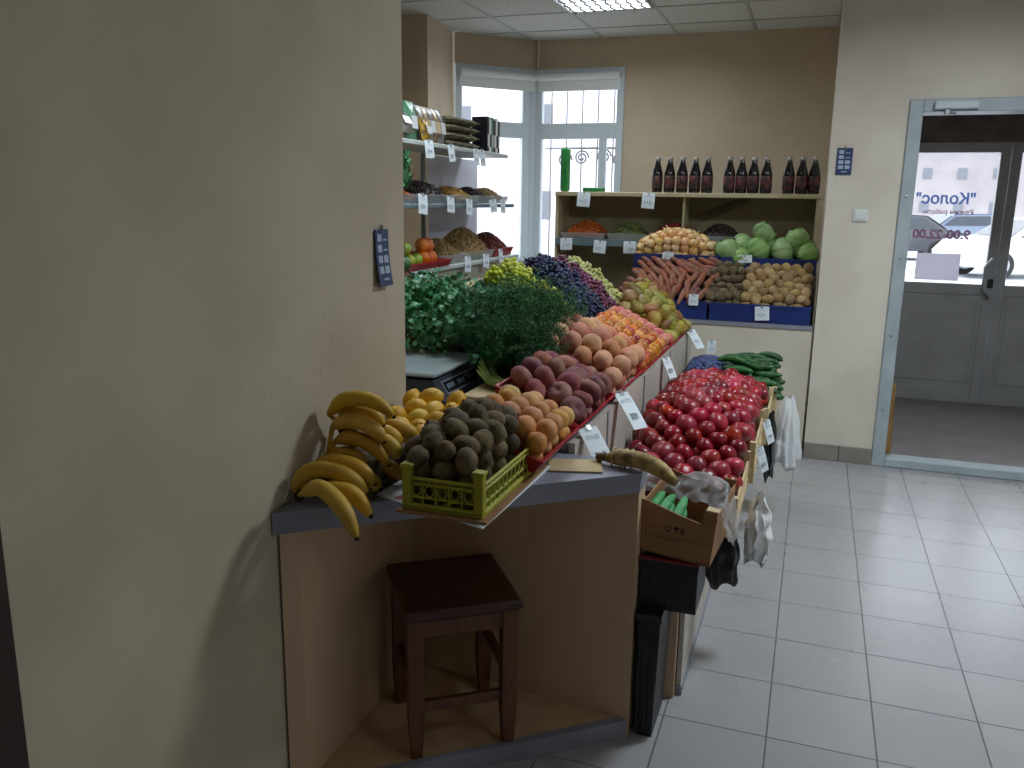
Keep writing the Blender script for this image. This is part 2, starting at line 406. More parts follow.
m = MB(); m.prism([(-3.2, -1.6), (2.6, -1.6), (2.6, 7.6), (-3.2, 7.6)], -.1, 0)
struct(m.build('floor', M['floor']), 'grey square floor tiles')

def ceiling():
    m = MB(); m.box(-3.2, 2.6, -1.6, 7.3, CZ, CZ+.08); m.mi = 1
    x = -1.77-.6*2
    while x < 2.6:
        m.box(x-.012, x+.012, -1.6, 7.14, CZ-.004, CZ+.01); x += .6
    y = 6.15+.6
    while y > -1.6:
        m.box(-3.2, 2.6, y-.012, y+.012, CZ-.0045, CZ+.01); y -= .6
    struct(m.build('ceiling', [M['ceil'], M['tbar']]), 'white suspended ceiling panels in a grid')
ceiling()
# near left wall, ends at a free edge
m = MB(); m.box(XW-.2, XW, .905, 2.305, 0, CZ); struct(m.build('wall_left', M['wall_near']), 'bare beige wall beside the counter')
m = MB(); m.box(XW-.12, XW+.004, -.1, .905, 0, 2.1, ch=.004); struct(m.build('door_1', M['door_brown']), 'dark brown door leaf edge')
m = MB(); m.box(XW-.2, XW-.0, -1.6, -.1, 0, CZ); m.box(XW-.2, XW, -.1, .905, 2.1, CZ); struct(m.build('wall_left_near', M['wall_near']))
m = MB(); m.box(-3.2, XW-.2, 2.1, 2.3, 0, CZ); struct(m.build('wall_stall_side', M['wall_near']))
m = MB(); m.box(-3.3, -3.1, 2.1, 6.6, 0, CZ); struct(m.build('wall_stall_left', M['wall_far']))
m = MB(); m.prism([(-3.1, 5.93), (-2.775, 5.93), (-2.865, 6.59), (-3.1, 6.6)], 0, CZ); struct(m.build('wall_pilaster', M['wall_far']), 'beige pilaster beside the corner window')
m = MB(); m.box(-1.4, 2.6, -1.7, -1.6, 0, CZ); struct(m.build('wall_behind', M['wall']))
m = MB(); m.box(2.5, 2.6, -1.6, YR, 0, CZ); struct(m.build('wall_far_right', M['wall']))
# wall with doorway: X .035 ->
DX0, DX1, DZ = .441, 2.3, 2.12
m = MB(); m.box(.035, DX0, YR, YR+.2, 0, CZ); m.box(DX0, DX1, YR, YR+.2, DZ, CZ); m.box(DX1, 2.6, YR, YR+.2, 0, CZ)
m.box(.035, .235, YR+.2, 7.34, 0, CZ)
struct(m.build('wall_right', M['wall']), 'beige wall with the doorway to the entrance lobby')
m = MB(); m.box(.035+.0, DX0-.02, YR-.012, YR, 0, .1, ch=.003); m.box(DX1+.02, 2.5, YR-.012, YR, 0, .1)
struct(m.build('baseboard_right', M['base_tile']), 'grey tile baseboard')
m = MB()
for x in (.24,): m.box(x-.002, x+.002, YR-.0135, YR-.011, 0, .1)
struct(m.build('trim_1', M['dark']))
# door frame
m = MB()
fw = .06
m.box(DX0-.012, DX0+fw, YR-.02, YR+.2, 0, DZ+.01, ch=.004)
m.box(DX1-fw, DX1+.012, YR-.02, YR+.2, 0, DZ+.01, ch=.004)
m.box(DX0+fw, DX1-fw, YR-.02, YR+.2, DZ-fw, DZ+.01, ch=.004)
m.box(DX0+fw, DX1-fw, YR-.02, YR+.1, 0.0, .055, ch=.006)
fr = m.build('trim_2', M['frame_blue']); struct(fr, 'pale blue grey metal door frame with threshold')
m = MB()
for z in (.35, .8, 1.25, 1.6): m.lathe([(.008, 0), (.008, .003), (.004, .004)], 8, Matrix.Translation((DX0+.02, YR-.0195, z)) @ Matrix.Rotation(PI/2, 4, 'X'))
m.build('screw', M['chrome'], fr)
# door closer bracket on frame
t = empty('door_closer', (DX0+.16, YR-.03, DZ-.03)); tag(t, 'small silver door closer bracket on the top of the blue grey door frame', 'door closer')
m = MB(); m.box(-.05, .17, -.03, .01, -.02, .025, ch=.006); m.build('body', M['pvc'], t)
m = MB(); m.box(0, .03, -.035, -.005, -.05, -.02, ch=.004); m.tube([(.015, -.02, -.04), (.06, -.03, -.045)], .006, 6); m.build('arm', M['chrome'], t)
# vestibule
m = MB(); m.box(.235, .4, YR+.2, YD+.1, 0, 2.6); m.box(2.4, 2.55, YR+.2, YD+.1, 0, 2.6)
struct(m.build('wall_lobby', M['wall']))
m = MB(); m.box(.4, 2.4, YR+.1, YD+.08, .0, .004); struct(m.build('floor_lobby', M['floor_lobby']), 'darker tiles of the entrance lobby')
m = MB(); m.box(.3, 2.5, YR+.2, YD+.1, 2.3, 2.4); struct(m.build('ceiling_lobby', M['vest_ceil']))
m = MB(); m.box(.3, 2.6, YD-.04, YD+.1, 2.03, 2.35); m.box(.3, .53, YD-.04, YD+.1, 0, 2.06); m.box(2.05, 2.6, YD-.04, YD+.1, 0, 2.06)
struct(m.build('wall_entrance', M['vest_ceil']))

def leaf(x0, x1, hinge_left, n):
    """entrance door leaf with glass above and a raised panel below"""
    w = .07; d0, d1 = YD-.03, YD+.03
    e = empty('door_%d' % n, (0, 0, 0)); e['kind'] = 'structure'
    m = MB()
    m.box(x0, x0+w, d0, d1, .0, 2.04, ch=.004); m.box(x1-w, x1, d0, d1, .0, 2.04, ch=.004)
    m.box(x0+w, x1-w, d0, d1, 1.955, 2.04, ch=.004); m.box(x0+w, x1-w, d0, d1, .87, .955, ch=.004); m.box(x0+w, x1-w, d0, d1, .0, .12, ch=.004)
    m.build('door_frame', M['pvc_door'], e)
    m = MB(); m.box(x0+w-.005, x1-w+.005, d0+.012, d1-.012, .115, .875); m.cbox((x0+x1)/2, d0+.012, .495, x1-x0-2*w-.06, .012, .66, .005)
    m.build('lower_panel', M['pvc_door'], e)
    m = MB(); m.box(x0+w-.005, x1-w+.005, YD-.006, YD+.006, .95, 1.96); g = m.build('glass_pane', M['glass'], e)
    return e
dl = leaf(.53, 1.335, True, 2); struct(dl, 'grey plastic entrance door leaf with glass and mirrored lettering')
dr = leaf(1.34, 2.04, False, 3); struct(dr, 'second grey plastic entrance door leaf')
m = MB(); m.tube([(1.30, YD-.03, 1.16), (1.29, YD-.10, 1.16), (1.245, YD-.11, 1.10), (1.245, YD-.11, .92), (1.29, YD-.10, .86), (1.30, YD-.03, .86)], .011, 8)
m.build('door_handle', M['chrome'], dl, True)
m = MB(); m.box(1.285, 1.325, YD-.042, YD-.028, .93, 1.0, ch=.004); m.lathe([(.011, 0), (.011, .012)], 10, Matrix.Translation((1.305, YD-.04, .965)) @ Matrix.Rotation(PI/2, 4, 'X')); m.build('lock', M['black'], dl)
# poster on door glass
t = MB(); t.box(.765, 1.08, YD-.013, YD-.008, .975, 1.185); o = t.build('paper_notice', film_mat('paper_notice', 'eceaf2', .97, .7, 3)); tag(o, 'blank white paper notice taped low on the entrance door glass', 'notice')

def text(body, size, M4, mt, name, parent=None, ext=.0005, bold=0):
    c = bpy.data.curves.new(name, 'FONT'); c.body = body; c.size = size; c.extrude = ext; c.align_x = 'CENTER'; c.align_y = 'CENTER'; c.offset = bold
    c.materials.append(mt)
    t = bpy.data.objects.new(name+'_curve', c); col.objects.link(t)
    bpy.context.view_layer.update()
    me = bpy.data.meshes.new_from_object(t.evaluated_get(bpy.context.evaluated_depsgraph_get()))
    bpy.data.objects.remove(t); bpy.data.curves.remove(c)
    me.materials.clear(); me.materials.append(mt)
    o = bpy.data.objects.new(name, me); col.objects.link(o)
    o.matrix_world = M4
    if parent: o.parent = parent
    return o
# letters stuck on the outside of the glass, read from the street
RZ = Matrix.Rotation(PI, 4, 'Z') @ Matrix.Rotation(PI/2, 4, 'X')
def glasstext(body, size, x, z, mt, bold=0, sx=1.):
    o = text(body, size, Matrix.Translation((x, YD+.008, z)) @ RZ @ Matrix.Diagonal((sx, 1, 1, 1)), mt, 'lettering', None, .0006, bold)
    return o
for a in (('"Колос"', .115, .925, 1.605, M['letters_blue'], .003, 1.0, 'large blue shop name lettering on the entrance door glass'),
          ('Режим работы', .05, .955, 1.505, M['letters_mauve'], .001, 1.0, 'small mauve opening hours heading on the entrance door glass'),
          ('9.00-22.00', .095, .925, 1.33, M['letters_mauve'], .004, 1.02, 'large mauve opening hours numerals on the entrance door glass')):
    o = glasstext(*a[:7]); tag(o, a[7], 'lettering')

# back wall with window 1 and chamfer wall with window 2
def wall_with_hole(name, T, w, h0, hx0, hx1, hz0, hz1, mt, th=.12):
    m = MB()
    m.box(0, hx0, 0, th, h0, CZ, T); m.box(hx1, w, 0, th, h0, CZ, T); m.box(hx0, hx1, 0, th, h0, hz0, T); m.box(hx0, hx1, 0, th, hz1, CZ, T)
    return m.build(name, mt)
Tb = Matrix.Translation((-2.335, YB, 0))
struct(wall_with_hole('wall_back', Tb, 2.6, 0, .0, .76, .98, 2.62, M['wall_far']), 'beige back wall above the vegetable shelves')
cv = V((-2.335+2.85, YB-6.6)); ang = math.atan2(YB-6.6, .515); cl = math.hypot(.515, YB-6.6)
Tc = Matrix.Translation((-2.85, 6.6, 0)) @ Matrix.Rotation(ang, 4, 'Z')
struct(wall_with_hole('wall_corner', Tc, cl, 0, .0, cl, .98, 2.62, M['wall_far']), 'angled wall section with the corner window')

def window(n, T, w, lw, bars, label, sub=None):
    e = empty('window_%d' % n); e['kind'] = 'structure'; e['label'] = label
    m = MB(); z0, z1 = 1.0, 2.62
    m.box(0, w, -.015, .05, z1-.06, z1, T, .004); m.box(0, w, -.015, .05, z0, z0+.06, T, .004)
    m.box(0, .06, -.015, .05, z0+.06, z1-.06, T, .004); m.box(w-.06, w, -.015, .05, z0+.06, z1-.06, T, .004)
    m.box(.06, w-.06, -.012, .045, 2.06, 2.185, T, .004)
    for b0, b1, c0, c1 in bars: m.box(b0, b1, -.013, .045, c0, c1, T, .004)
    m.build('window_frame', M['pvc'], e)
    m = MB(); m.box(.03, w-.03, .015, .022, z0+.03, z1-.03, T); m.build('glass_pane', M['glass'], e)
    m = MB(); m.tube([T @ V((.03, -.045, 2.55)), T @ V((w-.03, -.045, 2.55))], .03, 10); m.box(.03, w-.03, -.03, -.026, 2.44, 2.55, T)
    m.build('roller_blind', M['switch'], e, False)
    return e
window(1, Tb, .76, .06, [(.56, .62, 1.06, 2.06)], 'right window of the corner bay, bright outside')
window(2, Tc, cl, .06, [(cl-.13, cl-.06, 1.06, 2.56)], 'left window of the corner bay behind the shelves')
m = MB(); m.prism([(-3.0, 6.3), (-2.05, 6.3+.0), (-1.5, 6.95), (-1.5, YB-.015), (-2.33, YB-.015), (-2.84, 6.6)], .95, .985); struct(m.build('window_sill', M['pvc']), 'white sill under the corner windows')
# cable pipe in the corner
m = MB(); m.tube([(-2.31, YB-.03, 2.62), (-2.31, YB-.03, CZ)], .008, 6); struct(m.build('trim_3', M['wall']))

# ------------------------------------------------------------------ outside
M['snow'] = mat('pale_ground', 'c9ccd2', 'a9acb2', rough=.9, scale=.6)
M['bld'] = mat('pale_building', '9d9799', '938d90', rough=.9, scale=.4)
M['bld2'] = mat('mauve_building', '8c7f80', rough=.9)
M['bldwin'] = mat('building_window', '6c6f78', rough=.5)
M['bld_pale'] = mat('pale_lilac_building', 'd6d0da', rough=.9)
M['car_white'] = mat('white_car_paint', 'dfe2e6', rough=.2, coat=.5)
M['car_blue'] = mat('blue_grey_car_paint', '6b7a92', rough=.2, coat=.5)
M['car_dark'] = mat('dark_car_paint', '3a3d45', rough=.2, coat=.5)
M['tyre'] = mat('tyre_rubber', '18181a', rough=.8)
M['carglass'] = mat('car_glass', '2b3440', rough=.08)
m = MB(); m.box(-30, 45, 7.64, 90, -.25, -.12); struct(m.build('ground_outside', M['snow']))
def building(x, y, w, d, h, mt, nx, nz, label):
    e = empty('apartment_building', (x, y, -.12)); tag(e, label, 'building')
    m = MB(); m.box(0, w, 0, d, 0, h); m.box(-.2, w+.2, -.2, d+.2, h, h+.4); m.build('wall', mt, e)
    for i in range(nx):
        for k in range(nz):
            xx = w*(i+.5)/nx; zz = h*(k+.5)/nz
            m = MB(); m.box(xx-.4, xx+.4, -.06, .02, zz-.5, zz+.5); m.build('window', M['bldwin'], e)
building(5, 92, 24, 8, 22, M['bld'], 8, 7, 'pale apartment block far beyond the parked cars')
building(-1, 105, 12, 8, 30, M['bld'], 4, 9, 'taller pale apartment block behind the other, seen through the door glass')
building(7.0, 27, 2.6, 3, 3.6, M['bld2'], 1, 1, 'small mauve kiosk building behind the parked cars')
def car(x, y, rz, mt, label):
    e = empty('car', (x, y, -.12), (0, 0, rz)); tag(e, label, 'car', 'parked cars outside')
    prof = [(-2.1, .3), (-2.15, .6), (-2.0, .86), (-1.5, .95), (-.9, 1.38), (.5, 1.42), (1.15, .98), (1.9, .86), (2.15, .6), (2.1, .28)]
    m = MB(); n = len(prof)
    rows = []
    for yy, sc in ((-.82, .9), (-.86, 1), (.86, 1), (.82, .9)):
        rows.append([(px_*(.99 if sc < 1 else 1), yy*(.82 if z > 1.0 else 1), .28+(z-.28)*(.98 if sc < 1 else 1)) for px_, z in prof])
    vs = [p for rr in rows for p in rr]; fs = []
    for a in range(3):
        for i in range(n): fs.append((a*n+i, a*n+(i+1) % n, (a+1)*n+(i+1) % n, (a+1)*n+i))
    fs += [list(range(n))[::-1], [3*n+i for i in range(n)]]
    m.add(vs, fs); o = m.build('body', mt, e); smooth_by_angle(o, 30)
    m = MB()
    for sy in (-1, 1):
        q = [(-1.3, .97), (-.85, 1.3), (.4, 1.33), (.95, .98)]
        m.add([(a, sy*(.845 if z < 1 else .725), z) for a, z in q], [(0, 1, 2, 3)])
    m.add([(.56, -.66, 1.385), (.56, .66, 1.385), (1.16, .8, 1.0), (1.16, -.8, 1.0)], [(0, 1, 2, 3)])
    m.add([(-.95, -.66, 1.36), (-.95, .66, 1.36), (-1.5, .8, .985), (-1.5, -.8, .985)], [(0, 1, 2, 3)])
    m.build('windows', M['carglass'], e)
    for wx in (-1.35, 1.35):
        for sy in (-1, 1):
            T = Matrix.Translation((wx, sy*.8, .32)) @ Matrix.Rotation(PI/2, 4, 'X')
            m = MB(); m.lathe([(.2, -.1), (.31, -.1), (.33, -.07), (.33, .07), (.31, .1), (.2, .1)], 20, T); w_ = m.build('wheel', M['tyre'], e, False)
            m = MB(); m.lathe([(.2, -.11), (.2, .11)], 12, T); m.build('hub', M['chrome'], w_)
car(5.1, 24, math.radians(200), M['car_white'], 'white car nearest the entrance door, parked outside')
car(2.2, 30, math.radians(185), M['car_dark'], 'dark car half hidden behind the white one outside')
car(5.4, 37, math.radians(20), M['car_blue'], 'blue grey car parked furthest back outside')
car(9.0, 23.0, math.radians(200), M['car_blue'], 'blue grey car seen through the second door leaf')
building(-30, 30, 22, 8, 9, M['bld_pale'], 7, 3, 'pale apartment block opposite the corner window')
# scrolled iron grille outside the right bay window
e = empty('window_grille', (0, 0, 0)); tag(e, 'pale scrolled metal grille outside the bay window', 'grille')
m = MB()
for i in range(6):
    x = -2.28+i*.14; m.tube([(x, 7.42, 1.0), (x, 7.42, 2.6)], .007, 6)
m.tube([(-2.33, 7.42, 1.0), (-1.55, 7.42, 1.0)], .01, 6); m.tube([(-2.33, 7.42, 2.0), (-1.55, 7.42, 2.0)], .01, 6); m.tube([(-2.33, 7.42, 2.6), (-1.55, 7.42, 2.6)], .01, 6)
m.build('bars', M['pvc_door'], e, True)
for cx, cz in ((-1.80, 1.93), (-1.66, 1.9), (-2.0, 1.92), (-2.15, 1.9)):
    m = MB(); pts = []
    for k in range(26):
        a = k/25*4*PI; rr = .065*(1-k/32); pts.append((cx+rr*math.cos(a), 7.43, cz+rr*math.sin(a)))
    m.tube(pts, .008, 6); m.build('scroll', M['pvc_door'], e, True)

# ------------------------------------------------------------------ wall fittings
def leaflet(T, label, curl, group):
    e = empty('leaflet'); e.matrix_world = T; tag(e, label, 'leaflet')
    w, h = .085, .15
    def fn(a, b): return (w*(a-.5)+curl*.2*(1-b)**2, -.004-curl*(1-b)**2.2, h*(b-.5))
    m = MB(); m.grid(fn, 4, 10); m.grid(lambda a, b: tuple(V(fn(1-a, b))+V((0, .002, 0))), 4, 10); m.build('card', M['navy'], e)
    m = MB()
    for r_ in range(4):
        for c_ in range(2):
            if c_ == 1 and r_ >= 2: continue
            a0 = .12+c_*.42; b0 = .22+r_*.19
            m.grid(lambda a, b: tuple(V(fn(a0+a*.32, b0+b*.13))+V((0, -.0015, 0))), 1, 2)
    m.build('printed_squares', M['navy_sq'], e)
    m = MB(); m.grid(lambda a, b: tuple(V(fn(.55+a*.3, .8+b*.03))+V((0, -.0015, 0))), 1, 1); m.grid(lambda a, b: tuple(V(fn(.55+a*.3, .62+b*.03))+V((0, -.0015, 0))), 1, 1)
    m.grid(lambda a, b: tuple(V(fn(.35+a*.35, .1+b*.04))+V((0, -.0015, 0))), 1, 1)
    m.build('printed_lines', M['navy_sq'], e)
    m = MB(); m.tube([(0, -.004, h/2-.01), (0, -.006, h/2+.012)], .004, 6); m.build('pin', M['chrome'], e)
    return e
leaflet(Matrix.Translation((.114, YR-.002, 1.795)), 'flat navy leaflet with pale squares pinned above the light switch', .002, None)
leaflet(Matrix.Translation((XW+.002, 2.155, 1.385)) @ Matrix.Rotation(PI/2, 4, 'Z') @ Matrix.Diagonal((.9, 1, 1.05, 1)), 'curled navy leaflet with pale squares on the bare wall beside the counter', .014, None)
e = empty('light_switch', (.23, YR-.001, 1.49)); tag(e, 'square white light switch on the wall beside the doorway', 'light switch')
m = MB(); m.box(-.042, .042, -.011, 0, -.036, .036, ch=.005); m.build('plate', M['switch'], e)
m = MB(); m.box(-.028, .028, -.017, -.01, -.024, .024, ch=.003); m.build('rocker', M['switch'], e)
e = MB(); e.box(-.012, .012, -.004, .004, 0, .44, ch=.002); o = e.build('wooden_stick', M['wood_stick']); o.location = (DX0+fw+.015, YR+.085, .057); o.rotation_euler = (0, math.radians(-1.5), 0)
o.scale = (2.0, 2.0, 1)
tag(o, 'short wooden stick standing against the left jamb of the doorway', 'stick')

# ------------------------------------------------------------------ ceiling lamps (louvred panels)
M['lamp'] = mat('lamp_tube', 'eef4ff', rough=.4, emit=5)
M['louvre'] = mat('lamp_louvre', 'd5dade', rough=.25, metal=.8)
def lamp(x, y, label, watts=22, on=True):
    e = empty('ceiling_lamp', (x, y, CZ)); tag(e, label, 'ceiling lamp', 'louvred ceiling lamps')
    m = MB(); m.box(-.295, .295, -.295, -.28, -.012, .0); m.box(-.295, .295, .28, .295, -.012, 0); m.box(-.295, -.28, -.28, .28, -.012, 0); m.box(.28, .295, -.28, .28, -.012, 0)
    m.build('frame', M['louvre'], e)
    m = MB()
    for i in range(4): m.tube([(-.27, -.21+i*.14, -.006), (.27, -.21+i*.14, -.006)], .009, 8)
    t_ = m.build('tube', M['lamp'], e, True)
    m = MB()
    for i in range(9):
        yy = -.245+i*.0612
        m.box(-.28+0, .28, yy-.0015, yy+.0015, -.014, -.001) if i % 2 == 0 else None
    for i in range(8):
        xx = -.245+i*.07
        pts = [(xx+.012*(1 if k % 2 else -1), -.28+k*.07, -.02) for k in range(9)]
        m.tube(pts, .007, 4)
    m.build('louvre', M['louvre'], e)
    if watts:
        l = bpy.data.lights.new('lamp_light', 'AREA'); l.shape = 'SQUARE'; l.size = .5; l.energy = watts; l.color = (.84, .93, 1.0); l.spread = math.radians(165)
        lo = bpy.data.objects.new('lamp_light', l); col.objects.link(lo); lo.location = (x, y, CZ-.03)
lamp(-1.47, 5.85, 'bright louvred ceiling lamp nearest the back wall', 14)
lamp(-1.47, 3.45, 'unseen louvred ceiling lamp added above the seller space', 14)  # additional lamp above the frame, added to light the stall
lamp(.93, 3.45, 'unseen louvred ceiling lamp added to brighten the tiled aisle', 42)  # added out of view to brighten the floor and the doorway wall
lamp(1.53, 1.05, 'unseen louvred ceiling lamp added as fill near the entrance hall', 3)  # weak fill for the camera side, added behind the view

# ------------------------------------------------------------------ counter (corner unit)
A = (-1.155, 1.59); B = (-.40, 2.215); Cc = (-.40, 2.32); Dd = (-1.155, 2.32)
def corner_counter():
    e = empty('corner_counter', (-1.0, 2.2, 0)); tag(e, 'beige corner counter with open niche and grey edges, carrying the bananas', 'counter')
    def P(m, name, mt):
        m.v = [p-V((-1.0, 2.2, 0)) for p in m.v]; return m.build(name, mt, e)
    m = MB(); m.prism([A, B, Cc, Dd], .765, .82); P(m, 'worktop', M['edge'])
    m = MB(); m.prism([(-1.153, 1.612), (-.408, 2.228), (-.408, 2.318), (-1.153, 2.318)], .76, .7655); P(m, 'top_lining', M['lam'])
    m = MB(); m.box(-1.153, -1.135, 1.64, 2.318, .0, .76); m.prism([(-1.153, 1.612), (-1.118, 1.64), (-1.135, 1.66), (-1.153, 1.66)], 0, .76); P(m, 'side_panel', M['lam'])
    m = MB(); m.prism([(-1.135, 2.3), (-.404, 2.222), (-.404, 2.318), (-1.135, 2.318)], 0, .76); P(m, 'back_panel', M['lam'])
    m = MB(); m.prism([(-1.135, 1.655), (-.44, 2.226), (-1.135, 2.3)], .0, .052); P(m, 'niche_floor', M['lam_in'])
    m = MB(); m.prism([(-1.150, 1.612), (-.408, 2.218), (-.44, 2.225), (-1.15, 1.64)], 0, .056); P(m, 'plinth', M['edge'])
corner_counter()

# stool in the niche
def stool():
    e = empty('wooden_stool', (-.757, 2.0, 0), (0, 0, math.radians(0))); tag(e, 'dark brown wooden stool with square seat in the niche of the counter', 'stool')
    return e

# row counter behind
def row_counter():
    e = empty('display_counter', (-1.0, 3.5, 0)); tag(e, 'long grey fronted display counter carrying the sloping fruit trays', 'counter')
    O = V((-1.0, 3.5, 0))
    def P(m, name, mt): m.v = [p-O for p in m.v]; return m.build(name, mt, e)
    m = MB(); m.box(-.64, -.62, 2.33, 4.82, .0, .85); m.box(-1.68, -1.66, 2.33, 4.82, 0, .83); m.box(-1.66, -.64, 4.8, 4.82, 0, .85); P(m, 'body_panel', M['panel'])
    m = MB(); m.box(-1.75, -.645, 2.33, 4.8, .82, .85); P(m, 'worktop', M['edge'])
    for y in (2.75, 3.4, 4.05):
        m = MB(); m.box(-.62, -.616, y-.008, y+.008, .3, .85); P(m, 'joint_strip', M['edge'])
    m = MB(); m.prism_xz([(-.66, .851), (-.93, .851), (-.93, .935), (-.9, .935), (-.66, .858)], 2.42, 3.6)
    m.prism_xz([(-.66, .851), (-.95, .851), (-.95, .97), (-.92, .97), (-.66, .862)], 3.62, 4.78)
    P(m, 'sloping_rack', M['card_pale'])
    m = MB(); m.prism_xz([(-.99, .851), (-1.42, .851), (-1.42, 1.2), (-1.36, 1.2), (-.99, .92)], 3.24, 4.72)
    P(m, 'rear_rack', M['card_pale'])
row_counter()

def stool():
    c = V((-.892, 2.045, .052)); a = math.radians(36)
    e = empty('wooden_stool', c, (0, 0, a)); tag(e, 'dark brown wooden stool with a square seat standing in the niche under the counter', 'stool')
    m = MB(); m.cbox(0, 0, .425, .325, .335, .03, .008); m.build('seat', M['stool_top'], e)
    for sx in (-1, 1):
        for sy in (-1, 1):
            m = MB(); x, y = sx*.13, sy*.135; t0, t1 = .016, .021
            vs = []
            for z, h in ((0, .015), (.12, .021), (.41, .021)):
                vs += [(x-h, y-h, z), (x+h, y-h, z), (x+h, y+h, z), (x-h, y+h, z)]
            fs = [(0, 3, 2, 1), (8, 9, 10, 11)]+[(k*4+i, k*4+(i+1) % 4, k*4+4+(i+1) % 4, k*4+4+i) for k in range(2) for i in range(4)]
            m.add(vs, fs); m.build('leg', M['stool'], e)
    for ax, s in (('x', -1), ('x', 1), ('y', -1), ('y', 1)):
        m = MB()
        if ax == 'x': m.box(-.115, .115, s*.137-.009, s*.137+.009, .355, .41, ch=.002)
        else: m.box(s*.132-.009, s*.132+.009, -.12, .12, .355, .41, ch=.002)
        m.build('apron', M['stool'], e)
    for ax, s, z in (('x', -1, .135), ('x', 1, .2), ('y', -1, .17), ('y', 1, .2)):
        m = MB()
        if ax == 'x': m.box(-.115, .115, s*.135-.01, s*.135+.01, z, z+.03, ch=.003)
        else: m.box(s*.13-.01, s*.13+.01, -.12, .12, z, z+.03, ch=.003)
        m.build('stretcher', M['stool'], e)
stool()

# ------------------------------------------------------------------ crates and trays
def local(T): return T
def tilt_frame(x, y, z, slope):
    """frame at front rim: local u -> +Y, v -> up the slope away from the aisle (-X), w -> normal"""
    a = math.atan(slope)
    U = V((0, 1, 0)); Vv = V((-math.cos(a), 0, math.sin(a))); W = U.cross(Vv)*-1
    W = V((math.sin(a), 0, math.cos(a)))
    # u x v = (0,1,0)x(-c,0,s) = (s,0,c) = W  -> right handed
    m = Matrix.Identity(4)
    for i in range(3): m[i][0] = U[i]; m[i][1] = Vv[i]; m[i][2] = W[i]; m[i][3] = (x, y, z)[i]
    return m
def back_frame(x, y, z, slope):
    """frame for crates against the back: u -> +X, v -> +Y up the slope"""
    a = math.atan(slope); m = Matrix.Identity(4)
    U = V((1, 0, 0)); Vv = V((0, math.cos(a), math.sin(a))); W = V((0, -math.sin(a), math.cos(a)))
    for i in range(3): m[i][0] = U[i]; m[i][1] = Vv[i]; m[i][2] = W[i]; m[i][3] = (x, y, z)[i]
    return m

def crate(name, T, w, d, h, mt, label, cat='crate', group=None, style='slots', t=.012, rimmat=None, fronth=None):
    """open crate, local box u 0..w, v 0..d, w-axis -h..0 (rim at 0)"""
    e = empty(name); e.matrix_world = T; tag(e, label, cat, group)
    m = MB(); m.box(0, w, 0, d, -h, -h+t); m.build('base', mt, e)
    def side(n, x0, x1, y0, y1, ax):
        m = MB()
        if style == 'slots':
            m.box(x0, x1, y0, y1, -h+t, -h+.3*h); m.box(x0, x1, y0, y1, -.35*h, 0)
            L_ = (x1-x0) if ax == 0 else (y1-y0); k = max(3, int(L_/.05))
            for i in range(k+1):
                if ax == 0:
                    c = x0+(x1-x0)*i/k; m.box(max(x0, c-.006), min(x1, c+.006), y0, y1, -.7*h, -.35*h)
                else:
                    c = y0+(y1-y0)*i/k; m.box(x0, x1, max(y0, c-.006), min(y1, c+.006), -.7*h, -.35*h)
            if ax == 0: m.box(x0, x1, y0-.004, y1+.004, -.015, .003)
            else: m.box(x0-.004, x1+.004, y0, y1, -.015, .003)
        elif style == 'solid':
            m.box(x0, x1, y0, y1, -h+t, 0)
            if ax == 0: m.box(x0, x1, y0-.004, y1+.004, -.012, .003)
            else: m.box(x0-.004, x1+.004, y0, y1, -.012, .003)
        elif style == 'wood':
            m.box(x0, x1, y0, y1, -h+t, -.58*h, ch=.001); m.box(x0, x1, y0, y1, -.46*h, -.0*h, ch=.001)
        m.build(n, mt, e)
    side('side_panel', 0, w, 0, t, 0); side('side_panel', 0, w, d-t, d, 0)
    side('end_panel', 0, t, t, d-t, 1); side('end_panel', w-t, w, t, d-t, 1)
    if style == 'wood':
        for x in (0, w):
            for y in (0, d):
                m = MB(); s = .022; m.box(x-(s if x else 0)+(.004 if x else -.004), x+(0 if x else s)+(.004 if x else -.004), y-(s if y else 0)+(.004 if y else -.004), y+(0 if y else s)+(.004 if y else -.004), -h, .035)
                m.build('corner_post', mt, e)
    return e
def tray(T, w, d, h, mt, label, group=None, name='tray', flare=.012, t=.004):
    """shallow moulded tray with flared rim, rim height 0"""
    e = MB()
    o = [(0, 0), (w, 0), (w, d), (0, d)]; i = [(flare, flare), (w-flare, flare), (w-flare, d-flare), (flare, d-flare)]
    k = [(flare+t, flare+t), (w-flare-t, flare+t), (w-flare-t, d-flare-t), (flare+t, d-flare-t)]; j = [(t, t), (w-t, t), (w-t, d-t), (t, d-t)]
    q = [(-.004, -.004), (w+.004, -.004), (w+.004, d+.004), (-.004, d+.004)]
    vs = [(x, y, 0) for x, y in q]+[(x, y, -.007) for x, y in q]+[(x, y, -.007) for x, y in o]+[(x, y, -h) for x, y in i]+[(x, y, -h+t) for x, y in k]+[(x, y, 0) for x, y in j]
    fs = []
    for a in range(5):
        for b in range(4): fs.append((a*4+b, a*4+(b+1) % 4, a*4+4+(b+1) % 4, a*4+4+b))
    for b in range(4): fs.append((20+b, 20+(b+1) % 4, (b+1) % 4, b))
    fs += [(12, 13, 14, 15), (16, 19, 18, 17)]
    e.add(vs, [tuple(reversed(x)) for x in fs]); ob = e.build(name, mt); ob.matrix_world = T; tag(ob, label, 'tray', group); return ob

ORD = 'first second third fourth fifth sixth seventh eighth ninth tenth eleventh twelfth thirteenth fourteenth fifteenth sixteenth seventeenth eighteenth nineteenth twentieth twenty-first twenty-second twenty-third twenty-fourth'.split()

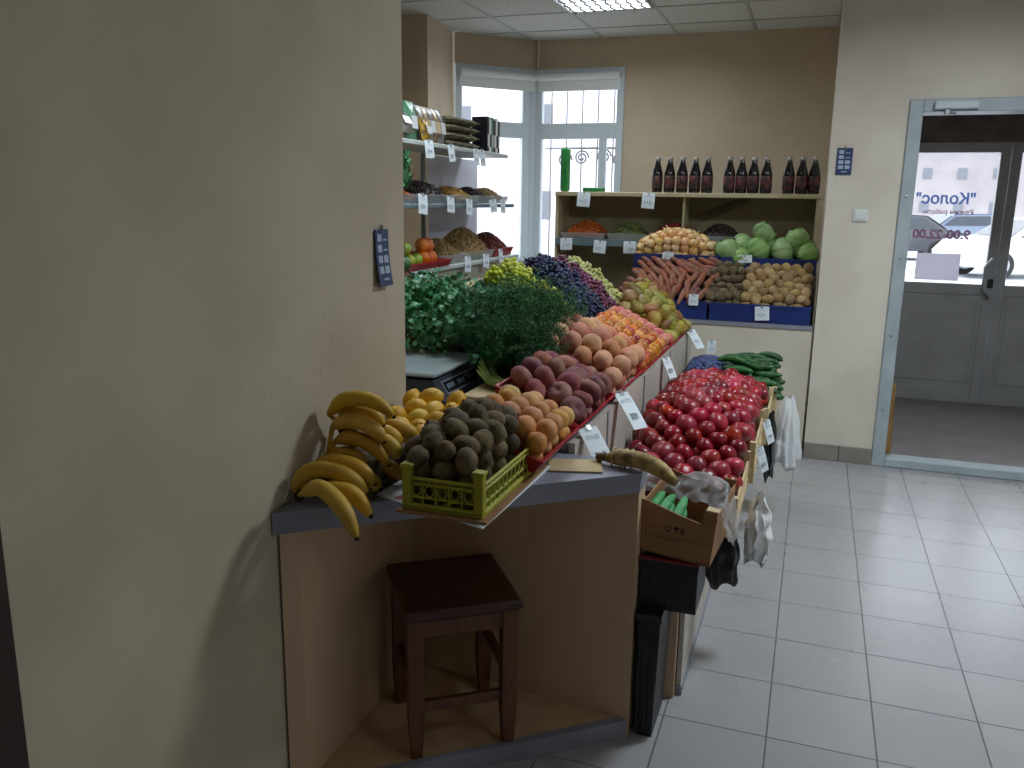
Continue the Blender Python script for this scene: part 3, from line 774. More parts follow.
def relax(u0, u1, v0, v1, h, r, seed, off=0., fill=.9, iters=60, wall=True, jit=.5):
    """centres of fruits of radius r spread over the height surface h(u,v) (height of the tops)"""
    rg = np.random.RandomState(seed); d = 2*r
    pts = []
    j = 0; v = v0+r*.8
    while v < v1-r*.5:
        uu = u0+r*.9+(r if j % 2 else 0)*.98
        while uu < u1-r*.6: pts.append((uu, v)); uu += d*1.0
        v += d*.8; j += 1
    P = np.array(pts, float); P += rg.uniform(-jit*r, jit*r, P.shape)
    hf = np.vectorize(h)
    def z(P): return hf(P[:, 0], P[:, 1])-r-off
    for it in range(iters):
        Z = z(P); Q = np.column_stack([P, Z])
        D = Q[:, None, :]-Q[None, :, :]; dist = np.linalg.norm(D, axis=2)+np.eye(len(P))*9
        ov = np.clip(d*fill-dist, 0, None)
        push = (D/dist[..., None]*ov[..., None]*.5).sum(1)
        P = P+push[:, :2]*.8
        if wall:
            P[:, 0] = np.clip(P[:, 0], u0+r, u1-r); P[:, 1] = np.clip(P[:, 1], v0+r, v1-r)
    return np.column_stack([P, z(P)])

def row_labels(P, r, desc, rowword, endword, extra=''):
    """label each fruit by its row and its place in the row"""
    idx = sorted(range(len(P)), key=lambda i: P[i][1]); rows = {}
    v0 = min(p[1] for p in P)
    for i in idx: rows.setdefault(int((P[i][1]-v0)/(1.7*r)), []).append(i)
    out = [None]*len(P)
    for k, (key, ii) in enumerate(sorted(rows.items())):
        ii.sort(key=lambda i: P[i][0])
        for n, i in enumerate(ii):
            out[i] = f"{desc}, {ORD[min(k,23)]} row from {rowword}, {ORD[min(n,23)]} from {endword}"
    return out

def fill(name, cat, meshes, T, box, h, r, desc, rowword, endword, group, seed, layers=2, rot='any', size=.1, fillf=.9, sc=(1, 1, 1), extra_mesh=None, keep=None, lower_desc=None):
    n = 0
    for L_ in range(layers):
        P = relax(*box, h, r, seed+L_*13, off=L_*r*1.5, fill=fillf)
        if keep is not None: P = np.array([p for p in P if keep(p[0], p[1])])
        P = np.array([p for p in P if p[2] > -.2])
        lab = row_labels(P, r, desc if L_ == 0 else (lower_desc or desc)+' underneath', rowword, endword)
        for i, p in enumerate(P):
            s = 1+rnd.uniform(-size, size)
            R = rotm() if rot == 'any' else rot()
            M4 = T @ Matrix.Translation(tuple(p)) @ R @ Matrix.Scale(s, 4)
            o = place(name, rnd.choice(meshes), M4); tag(o, lab[i], cat, group); n += 1
    return n

def bump(u, v, u0, u1, v0, v1, amp, p=2.2):
    a = 1-abs((u-u0)/(u1-u0)*2-1)**p; b = 1-abs((v-v0)/(v1-v0)*2-1)**p
    return amp*max(0, a)*max(0, b)

# ------------------------------------------------------------------ fruit meshes
def round_fruit(name, mt, r, asp=1., groove=.0, dimple=.12, lump=.02, seed=0, seg=14, rings=10, lobes=0):
    def fn(d):
        q = 1.
        el = math.asin(max(-1, min(1, d.z)))
        q -= dimple*math.exp(-((PI/2-el)/.35)**2)+dimple*.4*math.exp(-((el+PI/2)/.3)**2)
        w = math.atan2(d.y, d.x)
        if groove: q -= groove*math.exp(-(w/.22)**2)*(math.cos(el)**.5)
        if lobes: q += .02*math.cos(lobes*w)*math.cos(el)*max(0, d.z+.3)
        q += lump*noise.noise(d*1.6+V((seed*3.1, 0, 0)))
        return q
    m = MB(); m.ball((0, 0, 0), (r, r, r*asp), seg, rings, fn)
    return m
def three(fn): return [fn(i) for i in range(3)]
F = {}
F['apricot'] = three(lambda i: round_fruit('apricot', 0, .033, .95, .06, .15, .04, i).mesh('apricot', M['apricot'], True))
F['darkpeach'] = three(lambda i: round_fruit('p', 0, .044, .72, .12, .38, .05, i, 18, 14).mesh('dark_peach', M['darkpeach'], True))
F['peach'] = three(lambda i: round_fruit('p', 0, .042, .93, .11, .2, .03, i, 18, 12).mesh('peach', M['peach'], True))
F['nectarine'] = three(lambda i: round_fruit('p', 0, .027, 1.0, .04, .12, .02, i).mesh('nectarine', M['nectarine'], True))
F['pinkpeach'] = three(lambda i: round_fruit('p', 0, .029, .95, .05, .15, .02, i).mesh('small_peach', M['pinkplum'], True))
def kiwi(i):
    m = MB(); m.ball((0, 0, 0), (.026, .028, .035), 14, 10, lambda d: 1+.03*noise.noise(d*2+V((i*5, 0, 0)))); m.mi = 1
    m.lathe([(.004, .033), (.005, .036), (.002, .038)], 7); return m.mesh('kiwi', [M['kiwi'], M['tip']], True)
F['kiwi'] = three(kiwi)
def lemon(i):
    m = MB(); m.ball((0, 0, 0), (.030, .030, .038), 14, 12, lambda d: 1+.22*max(0, abs(d.z)-.9)*10*.3+.02*noise.noise(d*2+V((i, 0, 0)))); m.mi = 1
    m.lathe([(.003, .038), (.004, .042)], 6); return m.mesh('lemon', [M['lemon'], M['stem']], True)
F['lemon'] = three(lemon)
def tomato(i, mt, r=.035, asp=.86):
    m = round_fruit('t', 0, r, asp, 0, .13, .05, i, 16, 10, lobes=5)
    return m.mesh('tomato', mt, True)
F['tomato'] = three(lambda i: tomato(i, M['tomato']))
F['tomato_pink'] = three(lambda i: tomato(i+5, M['tomato_pink'], .045, .88))
F['tomato_plum'] = three(lambda i: tomato(i+9, M['tomato'], .024, 1.4))
F['potato'] = three(lambda i: [MB().ball((0, 0, 0), (.030, .033, .042), 12, 8, lambda d: 1+.16*noise.noise(d*1.3+V((i*7, 2, 0)))).mesh('potato', M['potato'], True)][0])
F['potato_dark'] = three(lambda i: [MB().ball((0, 0, 0), (.028, .03, .038), 12, 8, lambda d: 1+.18*noise.noise(d*1.3+V((i*7, 9, 0)))).mesh('potato', M['potato_dark'], True)][0])
def onion(i):
    m = MB(); m.lathe([(.002, -.029), (.012, -.028), (.024, -.019), (.031, -.003), (.029, .012), (.018, .025), (.008, .032), (.004, .042), (.005, .05)], 14)
    return m.mesh('onion', M['onion'], True)
F['onion'] = [onion(0)]
def cabbage(i):
    m = MB(); m.ball((0, 0, 0), (.085, .085, .078), 20, 14, lambda d: 1+.03*noise.noise(d*2.2+V((i*4, 0, 0)))+.012*math.sin(9*math.atan2(d.y, d.x)))
    for k in range(5):
        w = k*2*PI/5+i; 
        def fn(a, b, w=w):
            ph = (a-.5)*1.5+w; el = -.9+b*1.75; rr = .0875+.006*math.sin(b*3.1)+.004*math.sin(14*a)+.012*b*b*abs(a-.5)*2
            return (rr*math.cos(el)*math.cos(ph), rr*math.cos(el)*math.sin(ph), rr*math.sin(el)*.93)
        m.grid(fn, 8, 8)
    return m.mesh('cabbage', M['cabbage'], True)
F['cabbage'] = [cabbage(0), cabbage(1)]
def pear(i):
    m = MB(); m.lathe([(.004, -.040), (.018, -.040), (.031, -.030), (.036, -.012), (.033, .006), (.023, .026), (.016, .040), (.010, .048), (.003, .050)], 14); m.mi = 1
    m.tube([(0, 0, .047), (.003, 0, .06), (.008, 0, .068)], .0018, 5)
    return m.mesh('pear', [M['pear'], M['stem']], True)
F['pear'] = [pear(0)]
def carrot(i):
    n = 9; L_ = .17; pts = [(math.sin(k*.4+i)*.004, math.cos(k*.5+i*2)*.003, L_*(.5-k/(n-1))) for k in range(n)]
    rad = [.012, .0195, .0205, .020, .0185, .0165, .0135, .010, .003]
    m = MB(); m.tube(pts, rad, 10); m.mi = 1; m.tube([pts[0], (pts[0][0], pts[0][1], pts[0][2]+.008)], [.008, .005], 6)
    return m.mesh('carrot', [M['carrot'], M['stem']], True)
F['carrot'] = three(carrot)
def cuc(i, mt, L_=.15, R_=.019):
    n = 11; pts = []; rad = []
    for k in range(n):
        a = (k/(n-1)-.5); pts.append((.02*(1-4*a*a)*(1 if i % 2 else .4), 0, L_*a)); rad.append(R_*max(.25, (1-abs(2*a)**3.2)**.5)*(1+.03*math.sin(k*2.2+i)))
    m = MB(); m.tube(pts, rad, 10); return m.mesh('cucumber', mt, True)
F['cucumber'] = three(lambda i: cuc(i, M['cucumber']))
F['cucumber_pale'] = three(lambda i: cuc(i, M['cucumber_pale'], .17, .015))
def apple(i, mt, r):
    m = round_fruit('a', 0, r, .9, 0, .2, .02, i, 14, 10, 5); m.mi = 1
    m.tube([(0, 0, r*.65), (.002, 0, r*.95)], .0016, 5); return m.mesh('apple', [mt, M['stem']], True)
F['apple'] = [apple(0, M['apple'], .04), apple(1, M['apple'], .04)]
F['orange'] = [apple(2, M['orange'], .041)]
F['plum'] = [MB().ball((0, 0, 0), (.013, .013, .017), 10, 7).mesh('plum', M['plum_blue'], True)]
def bunch(mt, seed, n=46, L_=.13, W=.042, gr=.0095):
    rg = random.Random(seed); m = MB(); pts = []
    tries = 0
    while len(pts) < n and tries < 4000:
        tries += 1
        t = rg.random(); w = W*(1-.65*t)*(1 if t > .08 else .8)
        a = rg.uniform(0, 2*PI); q = w*math.sqrt(rg.uniform(.25, 1))
        p = V((t*L_-L_/2, q*math.cos(a), q*math.sin(a)*.8))
        if all((p-o).length > gr*1.55 for o in pts): pts.append(p)
    for p in pts: m.ball(p, gr*rg.uniform(.88, 1.1), 8, 6)
    m.mi = 1; m.tube([(-L_/2-.03, 0, .005), (-L_/2, 0, 0), (0, 0, 0), (L_/2-.02, 0, 0)], .002, 5)
    return m.mesh('grape_bunch', [mt, M['stem_green']], True)

# ------------------------------------------------------------------ price tags
def squiggle(m, x, z, w, h, n, seed, y=-.0012, th=.0022):
    rg = random.Random(seed)
    for k in range(n):
        x0 = x+w*(k+.1)/n; x1 = x+w*(k+.75)/n
        sh = rg.choice('170241')
        if sh in '14':
            segs = [((x0+x1)/2, z, (x0+x1)/2, z+h)]
            if sh == '4': segs += [(x0, z+h*.4, x1, z+h*.4), (x0, z+h*.4, x0, z+h)]
            else: segs += [(x0, z+h*.7, (x0+x1)/2, z+h)]
        elif sh == '7': segs = [(x0, z+h, x1, z+h), (x1, z+h, x0, z)]
        elif sh == '0': segs = [(x0, z, x0, z+h), (x1, z, x1, z+h), (x0, z, x1, z), (x0, z+h, x1, z+h)]
        else: segs = [(x0, z+h, x1, z+h), (x1, z+h, x0, z), (x0, z, x1, z)]
        for a, b, c, d in segs:
            dx, dz = c-a, d-b; L_ = math.hypot(dx, dz) or 1; nx, nz = -dz/L_*th/2, dx/L_*th/2
            m.add([(a-nx, y, b-nz), (c-nx, y, d-nz), (c+nx, y, d+nz), (a+nx, y, b+nz)], [(0, 1, 2, 3)])
def price_tag(loc, rz, w, h, label, lean=0., roll=0., bend=.15, seed=1, big=True, group=None):
    """card hanging from its top edge, facing local -y"""
    e = empty('price_tag', loc); e.rotation_euler = Euler((lean, roll, rz)); tag(e, label, 'price tag', group)
    def fn(a, b): return (w*(a-.5), -bend*h*(1-b)**2*.0-.02*h*math.sin(b*PI), -h*(1-b))
    m = MB(); m.grid(fn, 3, 5); m.grid(lambda a, b: tuple(V(fn(1-a, b))+V((0, .0012, 0))), 3, 5); m.build('card', M['paper'], e)
    m = MB()
    squiggle(m, -w*.36, -h*.28, w*.7, h*.08, 6, seed+50, y=-.0025-.02*h, th=h*.012)
    o = m.build('faded_writing', M['ink_soft'], e)
    m = MB(); squiggle(m, -w*.32, -h*.74, w*.6, min(h*.22, w*.3), 3, seed, y=-.0025-.02*h, th=h*.028); m.build('handwritten_price', M['ink'], e)
    m = MB(); m.box(-.008, .008, -.004-.02*h, .006, -.012, .006); m.build('clip', M['tray_clear'], e)
    return e

# ------------------------------------------------------------------ bananas on the corner
def banana_mesh(pts, R_=.0185):
    P = [V(p) for p in pts]; n = 12; out = []
    # catmull-rom resample
    Q = [P[0]*2-P[1]]+P+[P[-1]*2-P[-2]]
    for k in range(n+1):
        s = k/n*(len(P)-1); i = min(int(s), len(P)-2); t = s-i; p0, p1, p2, p3 = Q[i:i+4]
        out.append(.5*((2*p1)+(-p0+p2)*t+(2*p0-5*p1+4*p2-p3)*t*t+(-p0+3*p1-3*p2+p3)*t**3))
    rad = [R_*max(.33, min(1, math.sin(PI*min(.5, (k+.6)/n*1.6+.02))**.8 if k < n*.5 else math.sin(PI*(1-(k-.6)/n)*.5*2.1 if (1-(k-.6)/n)*2.1 < 1 else PI/2)**.6)) for k in range(n+1)]
    return out, rad
def banana_bunch(name, label, bananas, stem_at, R_=.0205):
    c = V(bananas[0][0]); e = empty('banana_bunch', c); tag(e, label, 'bananas', 'banana bunches on the counter corner')
    for pts in bananas:
        out, rad = banana_mesh([V(p)-c for p in pts], R_)
        m = MB(); m.tube(out, rad, 8); 
        o = m.build('banana', M['banana'], e, True)
        d = (out[-1]-out[-2]).normalized()
        m = MB(); m.tube([out[-1]-d*.003, out[-1]+d*.006], [.0068, .005], 7); m.build('tip', M['tip'], o, True)
        s = V(stem_at)-c; a = out[0]
        m = MB(); m.tube([out[1], a, (a+s)*.5+V((0, 0, .004)), s], [.010, .0068, .0062, .007], 7); m.build('stalk', M['stem'] if name == 'x' else M['banana'], o, True)
    m = MB(); s = V(stem_at)-c; m.ball(s, (.013, .013, .016), 8, 6); m.build('crown', M['tip'], e, True)
b1 = [(-1.133, 1.817, 1.009), (-1.095, 1.822, 1.047), (-1.038, 1.827, 1.057), (-0.994, 1.831, 1.044), (-0.959, 1.836, 1.017)]
b2 = [(-1.115, 1.843, 1.008), (-1.064, 1.85, 1.016), (-1.026, 1.856, 1.008), (-1.003, 1.862, 0.984)]
b3 = [(-1.117, 1.805, 0.981), (-1.076, 1.806, 1.001), (-1.03, 1.809, 0.997), (-0.991, 1.812, 0.979), (-0.975, 1.814, 0.956)]
b4 = [(-1.033, 1.93, 0.97), (-1.0, 1.943, 0.958), (-0.976, 1.956, 0.944), (-0.958, 1.969, 0.927)]
b5 = [(-1.021, 1.872, 0.969), (-0.987, 1.882, 0.951), (-0.972, 1.891, 0.921)]
b6 = [(-1.0, 1.834, 0.96), (-0.967, 1.843, 0.935), (-0.96, 1.853, 0.902)]
b7 = [(-1.108, 1.803, 0.944), (-1.066, 1.807, 0.958), (-1.021, 1.812, 0.948), (-0.989, 1.817, 0.924), (-0.968, 1.822, 0.894)]
b8 = [(-1.03, 1.865, 0.885), (-0.99, 1.87, 0.868), (-0.955, 1.87, 0.845)]
b9 = [(-1.138, 1.79, 0.895), (-1.09, 1.795, 0.914), (-1.05, 1.80, 0.912), (-1.02, 1.805, 0.897)]
b10 = [(-1.135, 1.74, 0.893), (-1.085, 1.745, 0.911), (-1.03, 1.75, 0.907), (-0.996, 1.755, 0.888), (-0.975, 1.76, 0.863)]
b11 = [(-1.03, 1.80, 0.870), (-1.0, 1.79, 0.855), (-0.972, 1.78, 0.841)]
b12 = [(-1.138, 1.655, 0.86), (-1.121, 1.672, 0.895), (-1.076, 1.684, 0.910), (-1.026, 1.696, 0.901), (-0.993, 1.708, 0.879), (-0.975, 1.72, 0.853)]
b13 = [(-1.085, 1.62, 0.868), (-1.035, 1.605, 0.895), (-0.985, 1.59, 0.880), (-0.942, 1.575, 0.847), (-0.912, 1.56, 0.807)]
b14 = [(-1.075, 1.66, 0.868), (-0.995, 1.65, 0.878), (-0.95, 1.635, 0.868), (-0.909, 1.62, 0.838)]
banana_bunch('a', 'uppermost yellow banana bunch leaning on the wall beside the lemons', [b1, b2, b4, b5], (-1.12, 1.86, .96))
banana_bunch('b', 'middle yellow banana bunch, between the uppermost bunch and the overhanging one', [b3, b6, b7, b8, b9], (-1.125, 1.79, .90))
banana_bunch('c', 'lowest yellow banana bunch with two bananas hanging over the counter edge', [b10, b11, b12, b13, b14], (-1.125, 1.66, .845))
m = MB(); m.box(-1.15, -.99, 1.74, 2.1, .821, .845); m.box(-1.15, -1.0, 1.8, 2.0, .845, .90, ch=.003)
o = m.build('flattened_box', M['card_in']); tag(o, 'flattened dark cardboard box under the banana bunches', 'box')

# ------------------------------------------------------------------ kiwi crate
CK = (-.70, 1.70)   # front right corner region
KX0, KX1, KY0, KY1, KZ = -.87, -.665, 1.70, 2.14, .84
e = MB()
e.prism([(-.985, 1.785), (-.655, 1.675), (-.645, 2.17), (-.95, 2.2)], .8215, .826); o = e.build('printed_sheet', [M['paper'], M['print_red']])
tag(o, 'printed paper sheet with red lettering lying under the yellow kiwi crate', 'paper sheet')
m = MB(); Tq = Matrix.Translation((-.93, 1.775, .8263)) @ Matrix.Rotation(math.radians(-18.4), 4, 'Z')
for k in range(3): m.box(.0+k*.028, .02+k*.028, .0+.005*k, .09, 0, .0006, Tq)
m.box(.12, .25, 0, .012, 0, .0006, Tq); m.build('red_print', M['print_red'], o)
m = MB(); m.box(-.88, -.650, 1.688, 2.15, .8265, .834, ch=.001); ob = m.build('cardboard_sheet', M['card']); tag(ob, 'brown cardboard sheet under the kiwi crate, jutting past the counter edge', 'cardboard')
def kiwi_crate():
    e = empty('kiwi_crate', (KX0, KY0, .836)); tag(e, 'yellow green plastic crate holding the kiwis at the counter corner', 'crate')
    w, d, h = KX1-KX0, KY1-KY0, .075; mt = M['crate_yellow']
    m = MB()
    m.box(0, w, 0, d, 0, .006); m.build('base', mt, e)
    for sx in (0, 1):
        for sy in (0, 1):
            x = sx*(w-.024); y = sy*(d-.024); m = MB(); m.box(x, x+.024, y, y+.024, .006, h+.03, ch=.003); m.box(x-.003, x+.027, y-.003, y+.027, h+.024, h+.034, ch=.002); m.build('corner_post', mt, e)
    def lat(n, p0, p1):
        p0 = V(p0); p1 = V(p1); L_ = (p1-p0).length; k = int(L_/.03); m = MB(); dx = (p1-p0)/L_
        def bar(a, b, r_): m.tube([a, b], r_, 4)
        for z, r_ in ((.009, .006), (.03, .003), (h-.012, .004), (h, .005)): bar(p0+V((0, 0, z)), p1+V((0, 0, z)), r_)
        for i in range(k+1): q = p0+dx*L_*i/k; bar(q+V((0, 0, .01)), q+V((0, 0, h)), .0022)
        for i in range(k):
            q = p0+dx*L_*(i+.5)/k; pts = [q+dx*.011*math.cos(a*PI/6)+V((0, 0, .047+.013*math.sin(a*PI/6))) for a in range(13)]; m.tube(pts, .0016, 4, cap=False)
        m.build(n, mt, e)
    lat('side_panel', (.02, .004, 0), (w-.02, .004, 0)); lat('side_panel', (.02, d-.004, 0), (w-.02, d-.004, 0))
    lat('end_panel', (.004, .02, 0), (.004, d-.02, 0)); lat('end_panel', (w-.004, .02, 0), (w-.004, d-.02, 0))
kiwi_crate()
Tk = Matrix.Translation((0, 0, 0))
def hk(x, y): return .905+bump(x, y, -1.08, -.60, 1.55, 2.30, .13, 2.0)+.03*(y-1.7)/.5-.10*max(0, x+.80)*max(0, y-1.85)*10-.55*max(0, -.80-x)
fill('kiwi', 'kiwi', F['kiwi'], Tk, (-.93, -.685, 1.715, 2.12), hk, .0305, 'brown kiwi', 'the front', 'the bananas', 'kiwis heaped in the yellow crate', 3, 3, size=.08,
     keep=lambda x, y: x > -.86 or y > 1.82)
# lemons beside the kiwis
def hl(x, y): return .925+.075*(y-2.0)/.25
fill('lemon', 'lemon', F['lemon'], Tk, (-1.135, -.915, 2.0, 2.30), hl, .033, 'yellow lemon', 'the front', 'the wall', 'lemons heaped beside the kiwis', 5, 2, size=.1)

# ------------------------------------------------------------------ sloping fruit trays
def fruit_tray(y0, y1, z, slope, depth, label, mt='red_rim', x=-.625, h=.05, grp='red trays along the display counter'):
    T = tilt_frame(x, y0, z, slope); tray(T, y1-y0, depth, h, M[mt], label, grp); return T
S1 = .38
T1 = fruit_tray(2.02, 2.385, .885, .30, .27, 'red tray of apricots next to the kiwi crate', h=.045)
def hmound(w, d, base, amp): return lambda u_, v_: base+bump(u_, v_, -.05, w+.05, -.12, d+.1, amp)
fill('apricot', 'apricot', F['apricot'], T1, (.005, .36, .005, .265), hmound(.365, .27, .02, .07), .034, 'orange apricot', 'the aisle', 'the kiwis', 'apricots in the tray', 11, 2, size=.08)
T2 = fruit_tray(2.40, 2.87, .885, S1, .29, 'red tray of flat dark peaches behind the apricots')
fill('dark_peach', 'peach', F['darkpeach'], T2, (.005, .465, .005, .285), hmound(.47, .29, .02, .08), .042, 'wine-red peach', 'the aisle', 'the apricots', 'dark peaches in the tray', 21, 2, size=.12)
T3 = fruit_tray(2.88, 3.38, .875, .48, .36, 'red tray of downy pale peaches between dark peaches and nectarines')
fill('peach', 'peach', F['peach'], T3, (.005, .495, .005, .355), hmound(.50, .36, .02, .13), .043, 'orange-pink peach', 'the aisle', 'the wine-red peaches', 'pale peaches in the tray', 31, 2, size=.1)
T4 = fruit_tray(3.39, 4.20, .868, .5, .34, 'red tray of small yellow and red nectarines')
fill('nectarine', 'nectarine', F['nectarine'], T4, (.005, .50, .005, .335), hmound(.79, .34, .02, .06), .028, 'yellow-red nectarine', 'the aisle', 'the peaches', 'nectarines in the tray', 41, 2, size=.12)
fill('small_peach', 'peach', F['pinkpeach'], T4, (.50, .80, .005, .335), hmound(.80, .34, .02, .06), .03, 'pale pink peach', 'the aisle', 'the nectarines', 'small pink peaches beside the nectarines', 45, 2, size=.12)
T5 = fruit_tray(4.21, 4.78, .865, .5, .36, 'red tray of pears at the far end of the display counter')
def hp(u_, v_): return .035+.12*min(1, v_/.2)*math.sin(min(1, max(0, (u_+.05)/.62))*PI)
fill('pear', 'pear', F['pear'], T5, (.005, .56, .005, .355), hp, .035, 'green pear', 'the aisle', 'the nectarines', 'pears in the tray', 51, 2, size=.12, fillf=.92)
# two small peaches in front of the grapes
# grape crates on the rear rack
def grape_box(y0, y1, mt, label, h=.06):
    T = tilt_frame(-.965, y0, .965, .78); e = crate('fruit_box', T, y1-y0, .42, h, M[mt], label, 'box', 'grape boxes on the rear rack', 'solid', t=.008); return T
def grapes(T, w, mt, desc, grp, seed, rows, cols_, gr=.0095, L_=.13, W=.042, lift=.0):
    me = [bunch(mt, seed+k, gr=gr, L_=L_, W=W) for k in range(3)]
    for i in range(rows):
        for k in range(cols_):
            u_ = w*(k+.5)/cols_+rnd.uniform(-.01, .01); v_ = .03+.36*(i+.5)/rows
            hh = .02+lift*math.sin(PI*(k+.5)/cols_)+.02*math.sin(PI*(i+.5)/rows)
            R = Matrix.Rotation(rnd.uniform(-.6, .6)-PI/2, 4, 'Z') @ Matrix.Rotation(rnd.uniform(-.2, .2), 4, 'Y') @ Matrix.Rotation(rnd.uniform(0, 6), 4, 'X')
            o = place('grape_bunch', rnd.choice(me), T @ Matrix.Translation((u_, v_, hh)) @ R)
            tag(o, f'bunch of {desc}, {ORD[i]} row from the aisle, {ORD[k]} from the herb end', 'grapes', grp)
G1 = grape_box(3.26, 3.60, 'crate_black', 'dark box of green grapes on the rear rack nearest the herbs')
grapes(G1, .34, M['grape_green'], 'yellow-green grapes', 'green grapes on the rear rack', 60, 5, 4, .0115, lift=.05)
G2 = grape_box(3.61, 4.14, 'crate_blue', 'blue box of black grapes between green and red grapes')
grapes(G2, .53, M['grape_black'], 'blue-black grapes', 'black grapes on the rear rack', 70, 5, 6, .010, lift=.045)
G3 = grape_box(4.15, 4.40, 'card', 'cardboard box of red grapes beside the black grapes')
grapes(G3, .25, M['grape_red'], 'dusky red grapes', 'red grapes on the rear rack', 80, 5, 3, .010, lift=.01)
G4 = grape_box(4.41, 4.70, 'white_soft', 'white box of pale grapes at the far end of the rear rack', .07)
grapes(G4, .29, M['grape_pale'], 'pale cream grapes', 'pale grapes on the rear rack', 90, 5, 3, .011, lift=-.03)

# ------------------------------------------------------------------ herbs
def parsley_bunch(loc, rot, n, L_, spread, label, seed, leafs=.016):
    rg = random.Random(seed); e = empty('parsley_bunch', loc, rot); tag(e, label, 'parsley', 'parsley bunches behind the scales')
    ms, ml = MB(), MB()
    for k in range(n):
        a = rg.uniform(0, 2*PI); sp = spread*math.sqrt(rg.random()); ln = L_*rg.uniform(.6, 1.05)
        tip = V((sp*math.cos(a), sp*math.sin(a), ln)); mid = V((tip.x*.35, tip.y*.35, ln*.55))
        base = V((rg.uniform(-.02, .02), rg.uniform(-.02, .02), 0))
        ms.tube([base, mid, tip], [.0022, .0016, .0009], 4, cap=False)
        for j in range(7):
            c = tip+V((rg.uniform(-.03, .03), rg.uniform(-.03, .03), rg.uniform(-.07, .015)))
            R = Euler((rg.uniform(-.9, .9), rg.uniform(-.9, .9), rg.uniform(0, 6.28))).to_matrix()
            s = leafs*rg.uniform(.7, 1.3)
            shape = [(0, -.3), (.35, -.15), (1, .1), (.62, .35), (.8, .95), (.3, .7), (0, 1.35), (-.3, .7), (-.8, .95), (-.62, .35), (-1, .1), (-.35, -.15)]
            vs = [c]+[c+R @ V((x*s, y*s, .25*s*(x*x)-.1*s*y)) for x, y in shape]
            ml.add(vs, [(0, i+1, (i+1) % 12+1) for i in range(12)])
    ms.build('stems', M['stem_green'], e); ml.build('leaves', M['parsley'], e)
def dill_bunch(loc, rot, n, L_, spread, label, seed):
    rg = random.Random(seed); e = empty('dill_bunch', loc, rot); tag(e, label, 'dill', 'dill bunches behind the dark peaches')
    ms, ml = MB(), MB()
    def blade(m, a, b, w):
        d = (b-a); s = d.cross(V((rg.uniform(-1, 1), rg.uniform(-1, 1), rg.uniform(-1, 1)))); s = s.normalized()*w if s.length > 1e-9 else V((w, 0, 0))
        m.add([a-s, a+s, b], [(0, 1, 2)])
    for k in range(n):
        a = rg.uniform(0, 2*PI); sp = spread*math.sqrt(rg.random()); ln = L_*rg.uniform(.55, 1.05)
        tip = V((sp*math.cos(a), sp*math.sin(a), ln)); base = V((rg.uniform(-.02, .02), rg.uniform(-.02, .02), 0)); mid = V((tip.x*.3, tip.y*.3, ln*.5))
        ms.tube([base, mid, tip], [.0018, .0013, .0007], 4, cap=False)
        for j in range(10):
            t = .45+.6*rg.random(); c = mid.lerp(tip, (t-.45)/.6) if t > .45 else mid
            bd = V((rg.uniform(-1, 1), rg.uniform(-1, 1), rg.uniform(-.2, 1))).normalized()*rg.uniform(.025, .055); e2 = c+bd
            blade(ml, c, e2, .0008)
            for q in range(9):
                p = c+bd*rg.uniform(.25, 1); dd = (bd.normalized()*.6+V((rg.uniform(-1, 1), rg.uniform(-1, 1), rg.uniform(-1, 1)))).normalized()*rg.uniform(.01, .022)
                blade(ml, p, p+dd, .0014)
    ms.build('stems', M['stem_green'], e); ml.build('fronds', M['dill'], e)
m = MB(); m.box(-1.66, -1.04, 2.99, 3.22, .851, .98); m.v = m.v; o = m.build('herb_box', M['crate_black']); tag(o, 'low dark box under the herb bunches', 'box')
HB = [(-1.30, 3.02, .93, .5, -.25), (-1.40, 3.06, .96, .4, -.1), (-1.50, 3.08, .97, .3, .0), (-1.58, 3.1, .98, .2, .1), (-1.22, 3.12, .97, .3, .2), (-1.36, 3.15, 1.0, .15, .1), (-1.47, 3.17, 1.0, .1, 0), (-1.60, 3.16, .98, -.1, 0)]
for i, (x, y, z, rx, ry) in enumerate(HB):
    parsley_bunch((x, y, z), (rx, ry, 0), 46, .24, .12, f'leafy green parsley bunch, {ORD[i]} of the heap counted from the aisle side' if i > 1 else ('front parsley bunch just above the scales', 'parsley bunch second from the scales, leaning forward')[i], 100+i)
DB = [(-1.07, 2.93, .97, .75, .55), (-1.15, 2.98, .96, .55, -.1), (-1.03, 3.05, .99, .3, .6), (-1.16, 3.08, 1.0, .15, .1), (-1.0, 3.17, 1.0, .05, .45), (-1.1, 3.17, 1.02, .0, .2), (-.99, 2.90, .95, .6, .75)]
for i, (x, y, z, rx, ry) in enumerate(DB):
    dill_bunch((x, y, z), (rx, ry, 0), 75, .23, .12, f'feathery dark green dill bunch, {ORD[i]} of the heap beside the parsley', 200+i)
# celery stalks between scales and dill
e = empty('celery_bunch', (-1.02, 2.74, .90)); tag(e, 'bunch of pale green celery stalks beside the scales', 'celery')
m = MB()
for k in range(11):
    a = k/10-.5; m.tube([(.05, -.03+a*.05, .012+.006*(k % 3)), (-.03, .03+a*.09, .02+.008*(k % 2)), (-.09, .10+a*.14, .05+.012*(k % 4))], [.010, .008, .004], 6)
m.build('stalks', M['stem_green'], e, True)
m = MB(); rg = random.Random(3)
for k in range(60):
    c = V((-.09+rg.uniform(-.04, .04), .11+rg.uniform(-.07, .07), .06+rg.uniform(-.02, .05))); R = Euler((rg.uniform(-.9, .9), rg.uniform(-.9, .9), rg.uniform(0, 6.28))).to_matrix(); s = .016
    m.add([c+R @ V((x*s, y*s, 0)) for x, y in ((0, -.5), (.7, 0), (.4, .8), (0, 1.1), (-.4, .8), (-.7, 0))], [(0, 1, 2, 3, 4, 5)])
m.build('leaves', M['parsley'], e)
